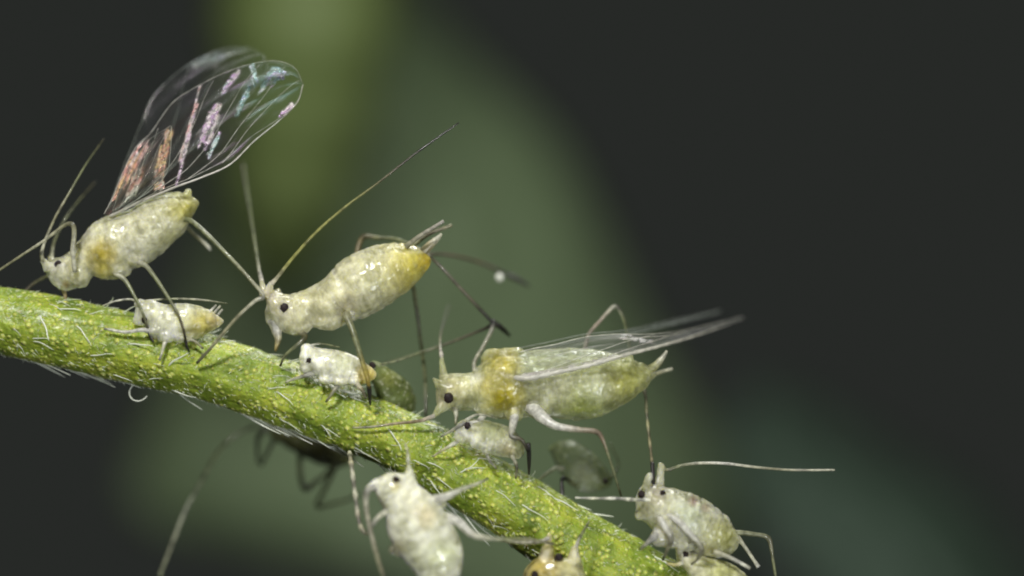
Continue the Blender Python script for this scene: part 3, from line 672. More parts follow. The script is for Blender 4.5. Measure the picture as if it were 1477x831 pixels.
wing(a, WL2, WT2, 0.10, M_WINGDIM, [((0.1, 0.1), (0.4, 0.4), (0.65, 0.95)), ((0.2, 0.1), (0.55, 0.4), (0.85, 0.9))], M_VEINDIM, 0.008, seed=5.0, film=(0.2, 0.5), glints=[([(272, 98), (300, 84), (322, 78)], 6, 0.74, 0.86, 0.3), ([(203, 181), (219, 141), (240, 119)], 2.5, 0.54, 0.54, 0.4)])
WL3 = [(178, 300, -0.36), (215, 276, -0.40), (240, 250, -0.40), (246, 215, -0.36), (247, 182, -0.33)]
WT3 = [(162, 305, -0.34), (172, 278, -0.3), (188, 245, -0.28), (212, 205, -0.28), (247, 181, -0.33)]
wing(a, WL3, WT3, 0.07, M_WINGDIM, [((0.1, 0.3), (0.5, 0.5), (0.95, 0.5)), ((0.05, 0.6), (0.4, 0.8), (0.7, 0.9))], M_VEINDIM, 0.006, nu=44, nv=22, seed=8.0, film=(-0.06, 0.12))

# 2. nymph below it
a = thing('aphid_nymph', 'small white nymph with yellow rear lying on the stem under the winged one', 'aphid', GRP); set_base(a, P(250, 490, -0.4))
body(a, [(194, 448, 195, 461), (202, 435, 202, 469), (217, 432, 214, 474), (231, 437, 229, 486), (249, 438, 245, 492), (268, 437, 266, 493), (288, 441, 288, 488), (304, 448, 306, 478), (316, 456, 318, 470), (323, 461, 323, 466)],
     -0.40, -0.36, 0.80, (0.78, 0.78, 0.72), [(292, 468, 26, (0.62, 0.55, 0.12), 0.85), (312, 462, 14, (0.55, 0.45, 0.22), 0.6), (262, 462, 18, (0.68, 0.68, 0.48), 0.5)],
     extras=[(225, 478, -0.5, 13, 12, 10), (240, 485, -0.5, 14, 12, 10), (264, 487, -0.5, 14, 12, 8), (202, 438, -0.42, 9, 10, 8), (199, 462, -0.45, 8, 8, 8)], seed=2, lump=0.03, vox=0.018, amp=0.012, organs=(0.75, 0.9, 1.05))
eye(a, 208, 462, -0.575, 5); eye(a, 209, 458, -0.2, 5)
limb(a, 'antenna', [(203, 440, -0.4, 3), (190, 432, -0.42, 2), (168, 434, -0.42, 1.6), (148, 441, -0.4, 1)], [WHITE, PALE, WHITE, PALE])
limb(a, 'antenna', [(206, 436, -0.35, 3), (230, 432, -0.4, 1.8), (262, 431, -0.4, 1.7), (295, 433, -0.35, 1.5), (328, 438, -0.3, 1)], [WHITE, OLIVE, PALE, OLIVE])
limb(a, 'leg', [(226, 478, -0.5, 5), (205, 476, -0.58, 3.6), (180, 479, -0.56, 3.0), (150, 474, -0.56, 2)], [WHITE, WHITE, WHITE, PALE])
limb(a, 'leg', [(262, 488, -0.5, 4), (280, 492, -0.56, 2.6), (293, 503, -0.58, 2)], [WHITE, TAN, TAN])
limb(a, 'leg', [(240, 488, -0.5, 5), (236, 500, -0.58, 3.0), (230, 520, -0.58, 2.2)], [WHITE, PALE, PALE])
for k, (x0, y0, x1, y1) in enumerate([(300, 452, 312, 440), (305, 456, 318, 441), (311, 458, 321, 446)]):
    limb(a, 'cornicle' if k < 2 else 'cauda', [(x0, y0, -0.42 + 0.1 * k, 2.6), ((x0 + x1) / 2, (y0 + y1) / 2, -0.42 + 0.1 * k, 2.0), (x1, y1, -0.42 + 0.1 * k, 1.8)], [PALE, WHITE, PALE])

# 3. wingless adult standing on tall legs
a = thing('wingless_aphid', 'plump cream wingless aphid standing on tall legs, tail lifted, antenna swept back', 'aphid', GRP); set_base(a, P(533, 582, -0.4))
body(a, [(381, 424, 385, 441), (391, 418, 391, 462), (403, 421, 402, 477), (416, 425, 417, 482), (432, 420, 432, 483), (449, 413, 449, 472), (468, 401, 471, 476), (485, 383, 489, 468), (508, 366, 517, 461), (540, 354, 545, 450), (572, 350, 576, 429), (597, 354, 601, 409), (612, 363, 616, 390), (621, 371, 622, 379)],
     -0.18, -0.12, 0.88, (0.72, 0.70, 0.55),
     [(602, 386, 52, (0.64, 0.57, 0.13), 0.95), (617, 378, 14, (0.72, 0.55, 0.05), 0.9), (395, 440, 26, PINKW, 0.7), (392, 465, 14, (0.80, 0.80, 0.74), 0.8), (385, 425, 12, (0.5, 0.42, 0.34), 0.6), (500, 440, 18, (0.55, 0.50, 0.38), 0.5), (540, 400, 30, (0.68, 0.68, 0.50), 0.5)],
     extras=[(429, 471, -0.28, 21, 16, 13), (472, 465, -0.3, 23, 18, 12), (502, 452, -0.3, 20, 16, 11), (428, 472, 0.0, 20, 14, 12), (480, 462, 0.05, 24, 16, 11),
             (385, 428, -0.28, 9, 391, 406, -0.32, 3.5), (381, 428, -0.02, 8, 377, 404, 0.05, 3.5), (402, 422, -0.1, 6, 403, 414, -0.1, 2), (391, 455, -0.2, 9, 10, 16)], seed=3, lump=0.022, seg=13, seg_from=0.15, amp=0.024, organs=(0.80, 0.93, 1.05))
eye(a, 410, 444, -0.425, 7); eye(a, 411, 444, 0.065, 7)
limb(a, 'rostrum', [(394, 462, -0.24, 11), (399, 478, -0.24, 9), (401, 490, -0.24, 6), (397, 507, -0.25, 2)], [WHITE, WHITE, (0.6, 0.55, 0.34), (0.45, 0.36, 0.12)])
limb(a, 'antenna', [(391, 410, -0.3, 4.5), (400, 400, -0.32, 3.2), (424, 370, -0.34, 2.8), (458, 333, -0.34, 2.4), (500, 297, -0.34, 2.1), (545, 264, -0.33, 1.9), (600, 221, -0.3, 1.8), (662, 177, -0.25, 1.2)], [PINKW, (0.42, 0.42, 0.14), (0.42, 0.42, 0.14), (0.40, 0.40, 0.14), (0.3, 0.3, 0.11), BROWN, DARK, DARK])
limb(a, 'antenna', [(378, 408, 0.05, 4.2), (373, 385, 0.3, 3), (366, 340, 0.8, 2.6), (358, 290, 1.3, 2.3), (350, 235, 1.9, 1.6)], [PINKW, OLIVE, OLIVE, OLIVE, BROWN])
limb(a, 'leg', [(498, 452, -0.45, 7), (508, 475, -0.58, 5.4), (519, 510, -0.70, 4.8), (528, 540, -0.78, 4.0), (533, 560, -0.72, 3.2)], [TAN, OLIVE, OLIVE, (0.45, 0.38, 0.10), (0.4, 0.3, 0.05)], foot=[(532, 556, -0.73, 3.6), (533, 570, -0.64, 3.2), (534, 584, -0.5, 1.4)])
limb(a, 'leg', [(505, 440, 0.1, 6), (512, 390, 0.40, 4.6), (522, 344, 0.55, 4.2), (545, 343, 0.5, 3.6), (578, 347, 0.4, 3), (622, 372, 0.1, 3.0), (668, 420, 0.3, 3.0), (711, 466, 0.45, 3.2)], [TAN, (0.40, 0.34, 0.22), (0.28, 0.24, 0.12), OLIVE, OLIVE, (0.3, 0.28, 0.22), BROWN, DARK], foot=[(709, 463, 0.45, 4), (722, 472, 0.55, 4), (735, 484, 0.8, 2)])
limb(a, 'leg', [(560, 410, 0.2, 5), (605, 372, 0.6, 3.4), (640, 367, 1.1, 2.6), (690, 378, 1.6, 2.6), (735, 397, 1.7, 2.8)], [TAN, BROWN, (0.17, 0.12, 0.09), (0.16, 0.10, 0.07), DARK], foot=[(732, 396, 1.7, 3.6), (748, 404, 1.7, 3.6), (764, 413, 1.7, 1.5)])
limb(a, 'leg', [(560, 430, 0.2, 5), (592, 410, 0.4, 3.6), (600, 440, 0.55, 3.4), (607, 495, 0.65, 3.2), (613, 545, 0.65, 3.0), (614, 600, 0.45, 2.6)], [TAN, OLIVE, (0.12, 0.12, 0.07), OLIVE, OLIVE, BROWN])
limb(a, 'leg', [(430, 476, -0.3, 6), (440, 486, -0.45, 4.2), (428, 498, -0.52, 3.2), (412, 512, -0.5, 2.6), (404, 528, -0.42, 1.8)], [CREAM, (0.25, 0.24, 0.12), OLIVE, OLIVE, BROWN])
limb(a, 'cornicle', [(585, 356, -0.32, 5), (606, 340, -0.36, 3.6), (640, 319, -0.42, 3.0)], [TAN, (0.42, 0.40, 0.32), (0.5, 0.48, 0.42)])
limb(a, 'cornicle', [(594, 355, 0.05, 5), (618, 338, 0.1, 3.6), (652, 325, 0.15, 3.0)], [OLIVE, BROWN, TAN])
limb(a, 'cauda', [(608, 366, -0.12, 8), (622, 352, -0.12, 7), (632, 343, -0.12, 4.5), (637, 337, -0.12, 2)], [TAN, (0.62, 0.56, 0.36), PALE, PALE])
sp = thing('wax_speck', 'tiny pale wax speck stuck to the blurred far leg above the folded wings', 'speck'); set_base(sp, P(721, 402, 1.6))
bm = bmesh.new(); bmesh.ops.create_icosphere(bm, subdivisions=3, radius=0.055)
for v in bm.verts: v.co *= 1 + 0.25 * noise.noise(v.co * 30)
bm.transform(Matrix.Translation(P(721, 400, 1.6))); me = bpy.data.meshes.new('flake'); bm.to_mesh(me); bm.free()
fit(link('flake', me, mat_simple('wax', (0.7, 0.7, 0.62), 0.6)), sp)

# 4. small white nymph below it
a = thing('aphid_nymph', 'small bright white nymph with one dark eye and yellow tail, between the tall legs', 'aphid', GRP); set_base(a, P(490, 556, -0.4))
body(a, [(433, 507, 431, 525), (441, 497, 439, 538), (452, 500, 451, 541), (463, 502, 462, 545), (476, 503, 475, 554), (497, 507, 495, 556), (514, 514, 512, 556), (527, 523, 526, 555), (538, 532, 537, 549), (543, 538, 543, 544)],
     -0.46, -0.38, 0.85, (0.72, 0.72, 0.66), [(534, 542, 20, (0.66, 0.52, 0.10), 0.9), (495, 522, 16, (0.62, 0.64, 0.48), 0.6), (500, 552, 16, (0.82, 0.80, 0.70), 0.5)],
     extras=[(442, 503, -0.5, 9, 10, 8), (441, 532, -0.52, 9, 9, 8), (470, 548, -0.55, 11, 10, 7), (490, 550, -0.55, 13, 10, 7), (510, 548, -0.5, 12, 10, 8)], seed=4, vox=0.018, lump=0.018, amp=0.010, mat=M_SOLID)
eye(a, 445, 520, -0.63, 5); eye(a, 447, 518, -0.25, 5)
limb(a, 'leg', [(452, 538, -0.5, 5), (440, 542, -0.56, 3), (420, 548, -0.5, 2.2), (412, 552, -0.47, 1.6)], [WHITE, PALE, PALE, PALE])
limb(a, 'leg', [(490, 552, -0.5, 5), (480, 566, -0.6, 3), (470, 580, -0.55, 2)], [WHITE, TAN, TAN])
limb(a, 'leg', [(512, 552, -0.5, 5), (522, 562, -0.6, 3.4), (528, 575, -0.55, 2)], [WHITE, (0.55, 0.5, 0.3), TAN])
limb(a, 'antenna', [(444, 500, -0.45, 3), (462, 496, -0.4, 1.8), (490, 501, -0.35, 1.4)], [WHITE, OLIVE, OLIVE])

# 5. dim nymph half hidden behind it
a = thing('aphid_nymph', 'dim olive blurred nymph behind the yellow tail of the white one', 'aphid', GRP); set_base(a, P(575, 590, 0.3))
body(a, [(534, 530, 533, 545), (540, 520, 540, 560), (552, 526, 550, 590), (568, 536, 566, 600), (582, 545, 582, 603), (592, 556, 594, 600), (600, 575, 600, 588)],
     0.10, 0.35, 0.8, (0.13, 0.16, 0.06), [(560, 545, 14, (0.24, 0.25, 0.08), 0.6)], extras=[(538, 527, 0.1, 7, 9, 7)], seed=5, vox=0.022, mat=M_DULL)
eye(a, 537, 527, 0.0, 5.5)
limb(a, 'antenna', [(542, 527, 0.1, 2.5), (575, 520, 0.15, 1.8), (610, 507, 0.25, 1.5)], [OLIVE, OLIVE, OLIVE])

# 6. winged aphid with folded wings
a = thing('winged_aphid', 'large yellow-green winged aphid with glassy wings folded flat along its back', 'aphid', GRP); set_base(a, P(763, 690, -0.3))
body(a, [(628, 565, 630, 583), (636, 545, 637, 590), (650, 539, 648, 592), (667, 538, 664, 592), (684, 535, 683, 594), (702, 514, 702, 599), (726, 502, 728, 605), (750, 506, 750, 603), (780, 504, 780, 602), (812, 502, 812, 605), (845, 502, 842, 606), (878, 507, 872, 599), (905, 515, 905, 580), (925, 523, 929, 563), (939, 530, 941, 549), (947, 535, 947, 542)],
     -0.22, -0.10, 0.88, (0.56, 0.57, 0.38),
     [(725, 522, 26, (0.52, 0.44, 0.04), 0.9), (726, 572, 30, (0.50, 0.43, 0.02), 0.95), (700, 555, 20, (0.62, 0.55, 0.22), 0.5), (650, 560, 26, (0.60, 0.55, 0.36), 0.6), (634, 575, 14, (0.66, 0.58, 0.48), 0.6), (686, 545, 10, (0.8, 0.8, 0.72), 0.8), (840, 590, 40, (0.46, 0.52, 0.16), 0.8), (905, 555, 34, (0.52, 0.52, 0.14), 0.8), (800, 560, 34, (0.66, 0.66, 0.54), 0.7), (860, 560, 22, (0.66, 0.68, 0.58), 0.6)],
     extras=[(700, 590, -0.4, 16, 13, 11), (742, 596, -0.45, 14, 13, 13), (778, 594, -0.42, 18, 14, 12), (715, 520, -0.2, 22, 20, 18), (742, 512, -0.2, 16, 18, 12),
             (640, 548, -0.1, 8, 637, 512, -0.08, 3), (634, 556, -0.35, 7, 624, 545, -0.42, 2.6), (640, 585, -0.35, 9, 624, 602, -0.42, 3.5), (905, 530, -0.35, 8, 909, 508, -0.4, 5)], seed=6, mat=M_GLASSY, lump=0.028, amp=0.014, organs=(0.78, 0.94, 1.05))
eye(a, 647, 574, -0.485, 8); eye(a, 650, 566, 0.03, 7)
limb(a, 'cauda', [(925, 540, -0.1, 9), (945, 528, -0.1, 7), (957, 514, -0.1, 4), (962, 506, -0.1, 2)], [(0.5, 0.5, 0.16), (0.55, 0.54, 0.25), PALE, PALE])
limb(a, 'cornicle', [(930, 548, 0.1, 5), (950, 538, 0.15, 3.5), (970, 532, 0.2, 2.6)], [OLIVE, TAN, PALE])
limb(a, 'rostrum', [(655, 588, -0.3, 6), (658, 598, -0.35, 4), (657, 612, -0.42, 2)], [PALE, PALE, TAN])
limb(a, 'antenna', [(626, 600, -0.42, 4), (606, 607, -0.50, 3.0), (570, 611, -0.52, 2.6), (535, 616, -0.52, 2.2), (508, 617, -0.50, 1.5)], [PINKW, (0.34, 0.26, 0.14), (0.45, 0.38, 0.24), TAN, TAN])
limb(a, 'antenna', [(637, 514, -0.08, 4), (635, 502, 0.05, 2.6), (636, 480, 0.6, 1.8), (648, 440, 1.6, 1.2)], [PINKW, TAN, BROWN, BROWN])
limb(a, 'leg', [(690, 552, 0.1, 5), (684, 525, 0.2, 3.2), (697, 500, 0.3, 2.8), (711, 470, 0.4, 3.6), (700, 474, 0.45, 2.8), (655, 492, 0.5, 2.3), (600, 511, 0.5, 2.1), (550, 525, 0.45, 1.6)], [PALE, PALE, PALE, DARK, BROWN, (0.15, 0.14, 0.07), OLIVE, OLIVE])
limb(a, 'leg', [(840, 520, 0.3, 4.5), (848, 482, 0.4, 2.6), (868, 460, 0.42, 2.6), (888, 438, 0.45, 3.2), (899, 458, 0.5, 2.2), (905, 482, 0.5, 2.0), (911, 520, 0.45, 1.8)], [TAN, (0.5, 0.42, 0.34), (0.5, 0.42, 0.34), PALE, OLIVE, OLIVE, OLIVE], smooth=False)
limb(a, 'leg', [(744, 590, -0.45, 8), (740, 612, -0.6, 6.5), (738, 630, -0.75, 4.0), (752, 634, -0.78, 3.0), (762, 652, -0.72, 2.6)], [WHITE, WHITE, PALE, BROWN, DARK], foot=[(762, 640, -0.72, 3.4), (763, 660, -0.62, 3.2), (763, 684, -0.45, 1.6)])
limb(a, 'leg', [(766, 586, -0.42, 13), (782, 602, -0.6, 10), (800, 615, -0.72, 6.5), (835, 620, -0.8, 5.0), (864, 622, -0.85, 4.0), (872, 640, -0.85, 2.8), (884, 676, -0.75, 2.4), (896, 716, -0.6, 2.0)], [WHITE, WHITE, WHITE, (0.5, 0.44, 0.33), (0.42, 0.32, 0.22), OLIVE, OLIVE, OLIVE], smooth=False)
limb(a, 'leg', [(905, 560, 0.05, 6), (928, 562, 0.1, 3.0), (933, 600, 0.0, 2.6), (938, 645, -0.25, 2.6), (942, 680, -0.5, 2.6)], [TAN, TAN, (0.34, 0.33, 0.18), (0.30, 0.27, 0.16), BROWN], bead=0.12, foot=[(941, 668, -0.48, 3.0), (942, 690, -0.62, 3.0), (943, 712, -0.75, 1.8)])
limb(a, 'leg', [(700, 595, -0.4, 6), (690, 608, -0.5, 4.4), (668, 612, -0.6, 3.2), (650, 622, -0.55, 2.4), (636, 630, -0.5, 1.6)], [PALE, WHITE, WHITE, PALE, PALE])
FL = [(708, 540, -0.40), (760, 546, -0.66), (800, 538, -0.68), (850, 527, -0.68), (895, 514, -0.66), (950, 500, -0.95), (1010, 482, -1.6), (1072, 459, -2.3)]
FT = [(714, 520, -0.30), (760, 505, -0.36), (800, 497, -0.30), (845, 486, -0.25), (890, 482, -0.25), (930, 482, -0.6), (985, 477, -1.35), (1072, 458, -2.3)]
wing(a, FL, FT, 0.025, M_WINGFOLD, [((0.02, 0.1), (0.3, 0.12), (0.6, 0.1), (0.9, 0.1)), ((0.2, 0.15), (0.45, 0.5), (0.65, 0.95)), ((0.45, 0.12), (0.65, 0.5), (0.8, 0.95)), ((0.5, 0.75), (0.62, 0.8), (0.8, 0.6))], M_VEINSHEEN, 0.012, seed=11.0, film=(0.0, 0.3), root=3.6, glints=[([(722, 549), (800, 537), (890, 517)], 6, 0.2, 0.2, 0.8), ([(890, 484), (945, 492)], 4, 0.2, 0.2, 0.6)])  # thick pale leading vein and painted streaks stand in for a sheen
FL2 = [(730, 520, 0.15), (780, 505, 0.3), (845, 490, 0.4), (900, 484, 0.5), (960, 470, 1.1), (1040, 449, 2.0)]
FT2 = [(728, 506, -0.05), (780, 496, 0.0), (845, 482, 0.05), (890, 478, 0.1), (960, 464, 1.0), (1040, 448, 2.0)]
wing(a, FL2, FT2, 0.02, M_WINGFOLD, [((0.1, 0.2), (0.5, 0.4), (0.9, 0.5))], M_VEINDIM, 0.012, seed=12.0, film=(0.0, 0.3))

# 7. nymph under its thorax
a = thing('aphid_nymph', 'glassy white-faced nymph squeezed between the stem and the folded-wing aphid', 'aphid', GRP); set_base(a, P(705, 655, -0.4))
body(a, [(654, 622, 657, 634), (661, 609, 666, 640), (677, 604, 681, 644), (699, 606, 697, 651), (719, 610, 714, 658), (737, 617, 734, 661), (749, 628, 749, 662), (757, 642, 757, 655)],
     -0.50, -0.40, 0.8, (0.62, 0.62, 0.50), [(666, 628, 20, (0.84, 0.84, 0.80), 0.9), (700, 640, 22, (0.78, 0.78, 0.74), 0.7), (710, 615, 22, (0.36, 0.40, 0.18), 0.7), (735, 652, 16, (0.50, 0.42, 0.22), 0.6), (750, 640, 12, (0.48, 0.50, 0.2), 0.6)],
     extras=[(690, 640, -0.6, 12, 10, 9), (703, 646, -0.6, 12, 10, 9), (664, 632, -0.6, 9, 8, 8)], seed=7, mat=M_GLASSY, vox=0.018, organs=(0.7, 0.9, 1.1))
eye(a, 674, 614, -0.685, 5.5); eye(a, 664, 625, -0.60, 3.5)
limb(a, 'leg', [(662, 636, -0.55, 3.5), (648, 644, -0.6, 2.8), (634, 652, -0.55, 2.2), (624, 659, -0.5, 1.6)], [WHITE, PALE, (0.66, 0.62, 0.36), PALE])
limb(a, 'leg', [(700, 650, -0.5, 4), (706, 664, -0.6, 2.4), (716, 676, -0.52, 1.8)], [WHITE, PALE, PALE])
limb(a, 'leg', [(738, 656, -0.5, 4), (745, 672, -0.6, 2.6), (744, 690, -0.5, 1.8)], [PALE, TAN, TAN])
limb(a, 'antenna', [(672, 606, -0.5, 3), (690, 598, -0.62, 1.8), (718, 604, -0.66, 1.4)], [WHITE, PALE, OLIVE])

# 8. faint nymph behind the stem
a = thing('aphid_nymph', 'faint grey-green glassy nymph blurred on the far side of the stem', 'aphid', GRP); set_base(a, P(835, 712, 0.9))
body(a, [(790, 648, 796, 656), (806, 637, 803, 674), (826, 636, 814, 692), (848, 648, 832, 706), (866, 664, 850, 711), (878, 681, 866, 709), (883, 694, 879, 703)],
     0.95, 0.75, 0.8, (0.24, 0.28, 0.17), [(840, 680, 20, (0.48, 0.48, 0.42), 0.8), (868, 692, 14, (0.36, 0.38, 0.26), 0.6), (805, 650, 16, (0.26, 0.28, 0.14), 0.6)], seed=8, mat=M_FAINT)
eye(a, 873, 694, 0.58, 5)
limb(a, 'leg', [(812, 676, 0.7, 4), (800, 676, 0.55, 3.4), (780, 690, 0.35, 2.6), (768, 702, 0.25, 1.8)], [PALE, (0.4, 0.42, 0.28), OLIVE, OLIVE])
limb(a, 'leg', [(830, 700, 0.6, 4), (812, 690, 0.4, 3), (810, 706, 0.3, 2.6)], [OLIVE, DARK, DARK], foot=[(810, 698, 0.3, 3), (811, 712, 0.25, 3), (812, 728, 0.15, 1.6)])
limb(a, 'antenna', [(880, 690, 0.7, 3), (892, 670, 0.9, 1.8), (880, 640, 1.1, 1.2)], [OLIVE, OLIVE, OLIVE])

# 9. white aphid hanging on the near side
a = thing('wingless_aphid', 'milky white aphid hanging head up beneath the stem, seen from above', 'aphid', GRP); set_base(a, P(575, 690, -1.10))
body(a, [(546, 689, 560, 681), (541, 697, 582, 683), (541, 711, 596, 692), (548, 725, 608, 703), (556, 743, 630, 721), (558, 766, 648, 747), (567, 788, 661, 771), (584, 811, 669, 798), (602, 833, 665, 829), (620, 852, 655, 850), (633, 862, 645, 860)],
     -1.22, -1.35, 0.72, (0.68, 0.68, 0.61), [(600, 720, 30, (0.80, 0.77, 0.68), 0.5), (615, 745, 18, (0.78, 0.68, 0.50), 0.6), (570, 702, 8, (0.66, 0.58, 0.25), 0.7), (640, 800, 24, (0.62, 0.66, 0.42), 0.6), (600, 820, 30, (0.70, 0.72, 0.56), 0.6), (575, 790, 12, (0.68, 0.62, 0.42), 0.5)],
     extras=[(592, 697, -1.25, 10, 589, 664, -1.30, 2.2), (546, 697, -1.25, 9, 529, 706, -1.30, 4), (574, 792, -1.30, 6, 564, 798, -1.35, 4), (632, 728, -1.15, 12, 10, 9)], seed=9, lump=0.016, amp=0.010, mat=M_SOLID)
eye(a, 571, 692, -1.42, 6); eye(a, 543, 703, -1.33, 4.5)
limb(a, 'antenna', [(589, 668, -1.30, 3), (588, 652, -1.25, 2), (584, 640, -1.15, 1.5)], [WHITE, PALE, PALE])
limb(a, 'antenna', [(504, 652, -0.55, 3.6), (507, 672, -0.92, 4.0), (512, 710, -1.02, 3.8), (517, 750, -1.15, 3.8), (523, 768, -1.25, 3.8), (530, 771, -1.30, 3.2)], [PALE, (0.56, 0.52, 0.36), PALE, PALE, (0.56, 0.52, 0.40), TAN], bead=0.16, smooth=False)
limb(a, 'leg', [(545, 700, -1.30, 5), (530, 708, -1.35, 4.6), (528, 730, -1.40, 4.2), (533, 760, -1.45, 4.2), (543, 800, -1.55, 4.0), (554, 836, -1.65, 3.6)], [WHITE, PALE, (0.5, 0.48, 0.36), (0.44, 0.42, 0.32), TAN, TAN])
limb(a, 'leg', [(562, 736, -1.30, 6), (548, 744, -1.40, 4.2), (537, 757, -1.45, 3.6), (531, 766, -1.40, 3)], [WHITE, PALE, PALE, TAN])
limb(a, 'leg', [(620, 722, -1.25, 9), (642, 717, -1.35, 6.5), (664, 707, -1.35, 4.5), (690, 697, -1.15, 2.8), (704, 690, -0.95, 1.8)], [WHITE, WHITE, (0.62, 0.62, 0.48), PALE, TAN])
limb(a, 'leg', [(642, 745, -1.25, 9), (660, 752, -1.35, 7.5), (684, 772, -1.50, 6), (720, 778, -1.50, 3.2), (760, 778, -1.25, 2.8), (800, 785, -1.05, 2)], [WHITE, WHITE, PALE, (0.4, 0.42, 0.24), TAN, TAN])
limb(a, 'leg', [(576, 800, -1.30, 6), (566, 790, -1.45, 4), (563, 799, -1.50, 3)], [CREAM, TAN, TAN])

# 10. speckled aphid at the right
a = thing('wingless_aphid', 'grey-white aphid with long pale antenna stretched away from the stem', 'aphid', GRP); set_base(a, P(950, 790, -0.4))
body(a, [(916, 718, 919, 738), (924, 703, 926, 751), (940, 697, 940, 763), (957, 701, 954, 785), (980, 706, 974, 791), (1008, 716, 999, 796), (1032, 731, 1020, 803), (1050, 748, 1039, 804), (1062, 764, 1053, 799), (1068, 778, 1064, 790)],
     -0.62, -0.62, 0.85, (0.66, 0.66, 0.56), [(995, 745, 26, (0.56, 0.60, 0.52), 0.7), (1045, 775, 26, (0.55, 0.55, 0.22), 0.85), (1020, 800, 14, (0.66, 0.62, 0.28), 0.7), (960, 765, 26, (0.78, 0.75, 0.66), 0.7), (926, 735, 16, (0.6, 0.58, 0.42), 0.7), (1000, 722, 8, (0.34, 0.22, 0.18), 0.8), (1018, 732, 7, (0.34, 0.22, 0.18), 0.6), (948, 712, 16, (0.66, 0.60, 0.55), 0.6)],
     extras=[(950, 775, -0.85, 13, 11, 13), (968, 780, -0.85, 14, 11, 12), (990, 785, -0.82, 16, 11, 11), (930, 705, -0.75, 8, 938, 682, -0.78, 4), (950, 704, -0.5, 8, 955, 668, -0.45, 4.5), (924, 742, -0.7, 10, 10, 9)], seed=10, lump=0.034, amp=0.026, seg=11, seg_from=0.3, organs=(0.78, 0.92, 1.05))
eye(a, 925, 713, -0.83, 6); eye(a, 956, 711, -0.86, 4.5)
limb(a, 'antenna', [(955, 672, -0.45, 4), (962, 678, -0.42, 3), (985, 671, -0.4, 2.6), (1015, 668, -0.4, 2.4), (1050, 669, -0.4, 2.3), (1090, 674, -0.4, 2.2), (1140, 678, -0.4, 2.0), (1204, 678, -0.4, 1.7)], [TAN, OLIVE, PALE, WHITE, PALE, TAN, PALE, PALE])
limb(a, 'antenna', [(938, 721, -0.9, 3.0), (915, 721, -0.92, 2.8), (890, 719, -0.92, 2.6), (860, 719, -0.85, 2.4), (830, 718, -0.8, 1.8)], [WHITE, PALE, WHITE, PALE, WHITE], bead=0.14)
limb(a, 'leg', [(950, 768, -0.85, 7), (942, 776, -0.95, 5), (932, 785, -0.92, 3.6), (924, 792, -0.75, 2.6)], [WHITE, WHITE, PALE, PALE])
limb(a, 'leg', [(962, 742, -0.95, 4), (978, 752, -1.05, 5.5), (995, 770, -1.1, 5.0), (1012, 790, -1.05, 4.0), (1006, 806, -0.95, 2.6), (992, 818, -0.8, 2)], [WHITE, WHITE, WHITE, CREAM, TAN, TAN])
limb(a, 'leg', [(950, 745, -0.95, 4), (958, 758, -1.05, 6.0), (968, 778, -1.05, 4.6), (962, 794, -0.92, 3), (956, 808, -0.8, 2)], [WHITE, WHITE, CREAM, TAN, DARK])
limb(a, 'leg', [(1040, 770, -0.4, 6), (1068, 768, -0.35, 4.2), (1090, 771, -0.3, 3.8), (1110, 774, -0.25, 4), (1114, 800, -0.25, 2.6), (1120, 840, -0.25, 2.4)], [TAN, (0.34, 0.35, 0.22), (0.34, 0.35, 0.22), TAN, OLIVE, OLIVE], smooth=False)
limb(a, 'cornicle', [(1030, 795, -0.85, 5), (1050, 803, -0.9, 3.6), (1066, 811, -0.92, 3.0), (1082, 820, -0.95, 3.0)], [CREAM, PALE, WHITE, PALE])
limb(a, 'cornicle', [(1064, 775, -0.5, 4.5), (1078, 794, -0.5, 3.2), (1090, 812, -0.5, 3.2), (1094, 818, -0.5, 4.2)], [CREAM, PALE, PALE, WHITE])

# 11. nymph under it
a = thing('aphid_nymph', 'pale olive nymph tucked below the belly of the grey-white aphid', 'aphid', GRP); set_base(a, P(1020, 850, -0.7))
body(a, [(974, 798, 977, 812), (982, 789, 986, 822), (1000, 796, 1000, 840), (1020, 803, 1018, 854), (1042, 808, 1040, 860), (1064, 818, 1062, 856), (1080, 832, 1078, 848), (1086, 838, 1085, 842)],
     -0.70, -0.62, 0.85, (0.56, 0.55, 0.40), [(985, 802, 18, (0.74, 0.72, 0.64), 0.8), (1040, 820, 26, (0.42, 0.43, 0.18), 0.7), (1005, 826, 12, (0.8, 0.78, 0.66), 0.6)], extras=[(980, 795, -0.75, 6, 977, 786, -0.8, 4)], seed=11, vox=0.02, mat=M_SOLID)
eye(a, 989, 800, -0.835, 5)
limb(a, 'leg', [(984, 812, -0.85, 4), (974, 815, -0.9, 3), (962, 813, -0.88, 2.6)], [WHITE, (0.7, 0.64, 0.3), (0.66, 0.6, 0.25)])
limb(a, 'leg', [(1002, 834, -0.8, 4), (994, 846, -0.85, 3), (984, 858, -0.75, 2)], [PALE, TAN, TAN])
limb(a, 'antenna', [(986, 790, -0.7, 2.6), (1000, 780, -1.05, 1.6), (1020, 784, -1.15, 1.2)], [WHITE, PALE, PALE])

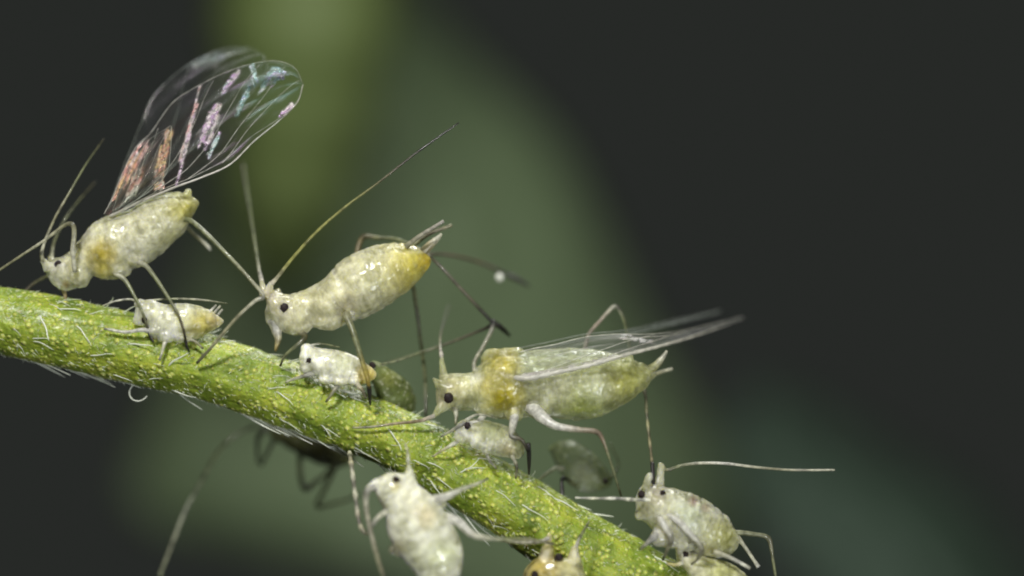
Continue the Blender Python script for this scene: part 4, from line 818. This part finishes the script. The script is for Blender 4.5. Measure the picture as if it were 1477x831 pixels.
# 12. yellowish aphid looking up from the bottom edge
a = thing('wingless_aphid', 'yellow-ochre aphid facing the viewer, two pale horn-like antenna bases, low on the stem', 'aphid', GRP); set_base(a, P(800, 870, -0.7))
body(a, [(772, 806, 835, 806), (764, 812, 838, 810), (756, 822, 842, 822), (754, 836, 846, 836), (756, 852, 850, 854), (764, 876, 848, 880), (776, 898, 838, 900), (796, 912, 820, 912)],
     -0.85, -0.80, 0.75, (0.50, 0.46, 0.26), [(782, 818, 26, (0.46, 0.36, 0.09), 0.8), (785, 800, 10, (0.68, 0.64, 0.58), 0.8), (829, 800, 14, (0.70, 0.67, 0.60), 0.8), (825, 822, 18, (0.58, 0.55, 0.34), 0.7)],
     extras=[(788, 808, -0.95, 13, 793, 768, -1.0, 3), (828, 810, -0.95, 12, 829, 788, -1.0, 4.5)], seed=12, lump=0.02, mat=M_SOLID)
eye(a, 806, 805, -1.08, 7.5); eye(a, 771, 829, -1.17, 6)
limb(a, 'antenna', [(792, 775, -1.0, 4), (784, 780, -1.02, 3.6), (755, 783, -1.0, 3.4), (720, 779, -0.95, 2.8), (690, 774, -0.85, 2)], [PINKW, (0.45, 0.42, 0.30), TAN, OLIVE, OLIVE])
limb(a, 'antenna', [(830, 792, -1.0, 4), (836, 776, -0.95, 2.8), (850, 752, -0.8, 2)], [PINKW, OLIVE, OLIVE])
limb(a, 'leg', [(770, 850, -1.0, 6), (750, 858, -1.1, 4), (728, 880, -1.1, 3)], [TAN, TAN, OLIVE])
limb(a, 'leg', [(840, 850, -1.0, 6), (862, 858, -1.05, 4), (880, 846, -0.9, 3)], [TAN, TAN, OLIVE])

# 13. dark one hanging behind the stem
a = thing('wingless_aphid', 'dark blurred aphid hanging behind the stem, only bent legs and long antenna showing', 'aphid', GRP); set_base(a, P(450, 600, 1.0))
body(a, [(388, 606, 386, 622), (396, 590, 394, 634), (414, 584, 412, 644), (440, 586, 438, 660), (468, 594, 466, 672), (494, 606, 492, 674), (512, 622, 510, 664), (520, 638, 520, 648)],
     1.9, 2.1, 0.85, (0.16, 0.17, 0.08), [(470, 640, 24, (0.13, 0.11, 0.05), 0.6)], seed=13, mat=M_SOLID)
eye(a, 400, 612, 1.65, 5)
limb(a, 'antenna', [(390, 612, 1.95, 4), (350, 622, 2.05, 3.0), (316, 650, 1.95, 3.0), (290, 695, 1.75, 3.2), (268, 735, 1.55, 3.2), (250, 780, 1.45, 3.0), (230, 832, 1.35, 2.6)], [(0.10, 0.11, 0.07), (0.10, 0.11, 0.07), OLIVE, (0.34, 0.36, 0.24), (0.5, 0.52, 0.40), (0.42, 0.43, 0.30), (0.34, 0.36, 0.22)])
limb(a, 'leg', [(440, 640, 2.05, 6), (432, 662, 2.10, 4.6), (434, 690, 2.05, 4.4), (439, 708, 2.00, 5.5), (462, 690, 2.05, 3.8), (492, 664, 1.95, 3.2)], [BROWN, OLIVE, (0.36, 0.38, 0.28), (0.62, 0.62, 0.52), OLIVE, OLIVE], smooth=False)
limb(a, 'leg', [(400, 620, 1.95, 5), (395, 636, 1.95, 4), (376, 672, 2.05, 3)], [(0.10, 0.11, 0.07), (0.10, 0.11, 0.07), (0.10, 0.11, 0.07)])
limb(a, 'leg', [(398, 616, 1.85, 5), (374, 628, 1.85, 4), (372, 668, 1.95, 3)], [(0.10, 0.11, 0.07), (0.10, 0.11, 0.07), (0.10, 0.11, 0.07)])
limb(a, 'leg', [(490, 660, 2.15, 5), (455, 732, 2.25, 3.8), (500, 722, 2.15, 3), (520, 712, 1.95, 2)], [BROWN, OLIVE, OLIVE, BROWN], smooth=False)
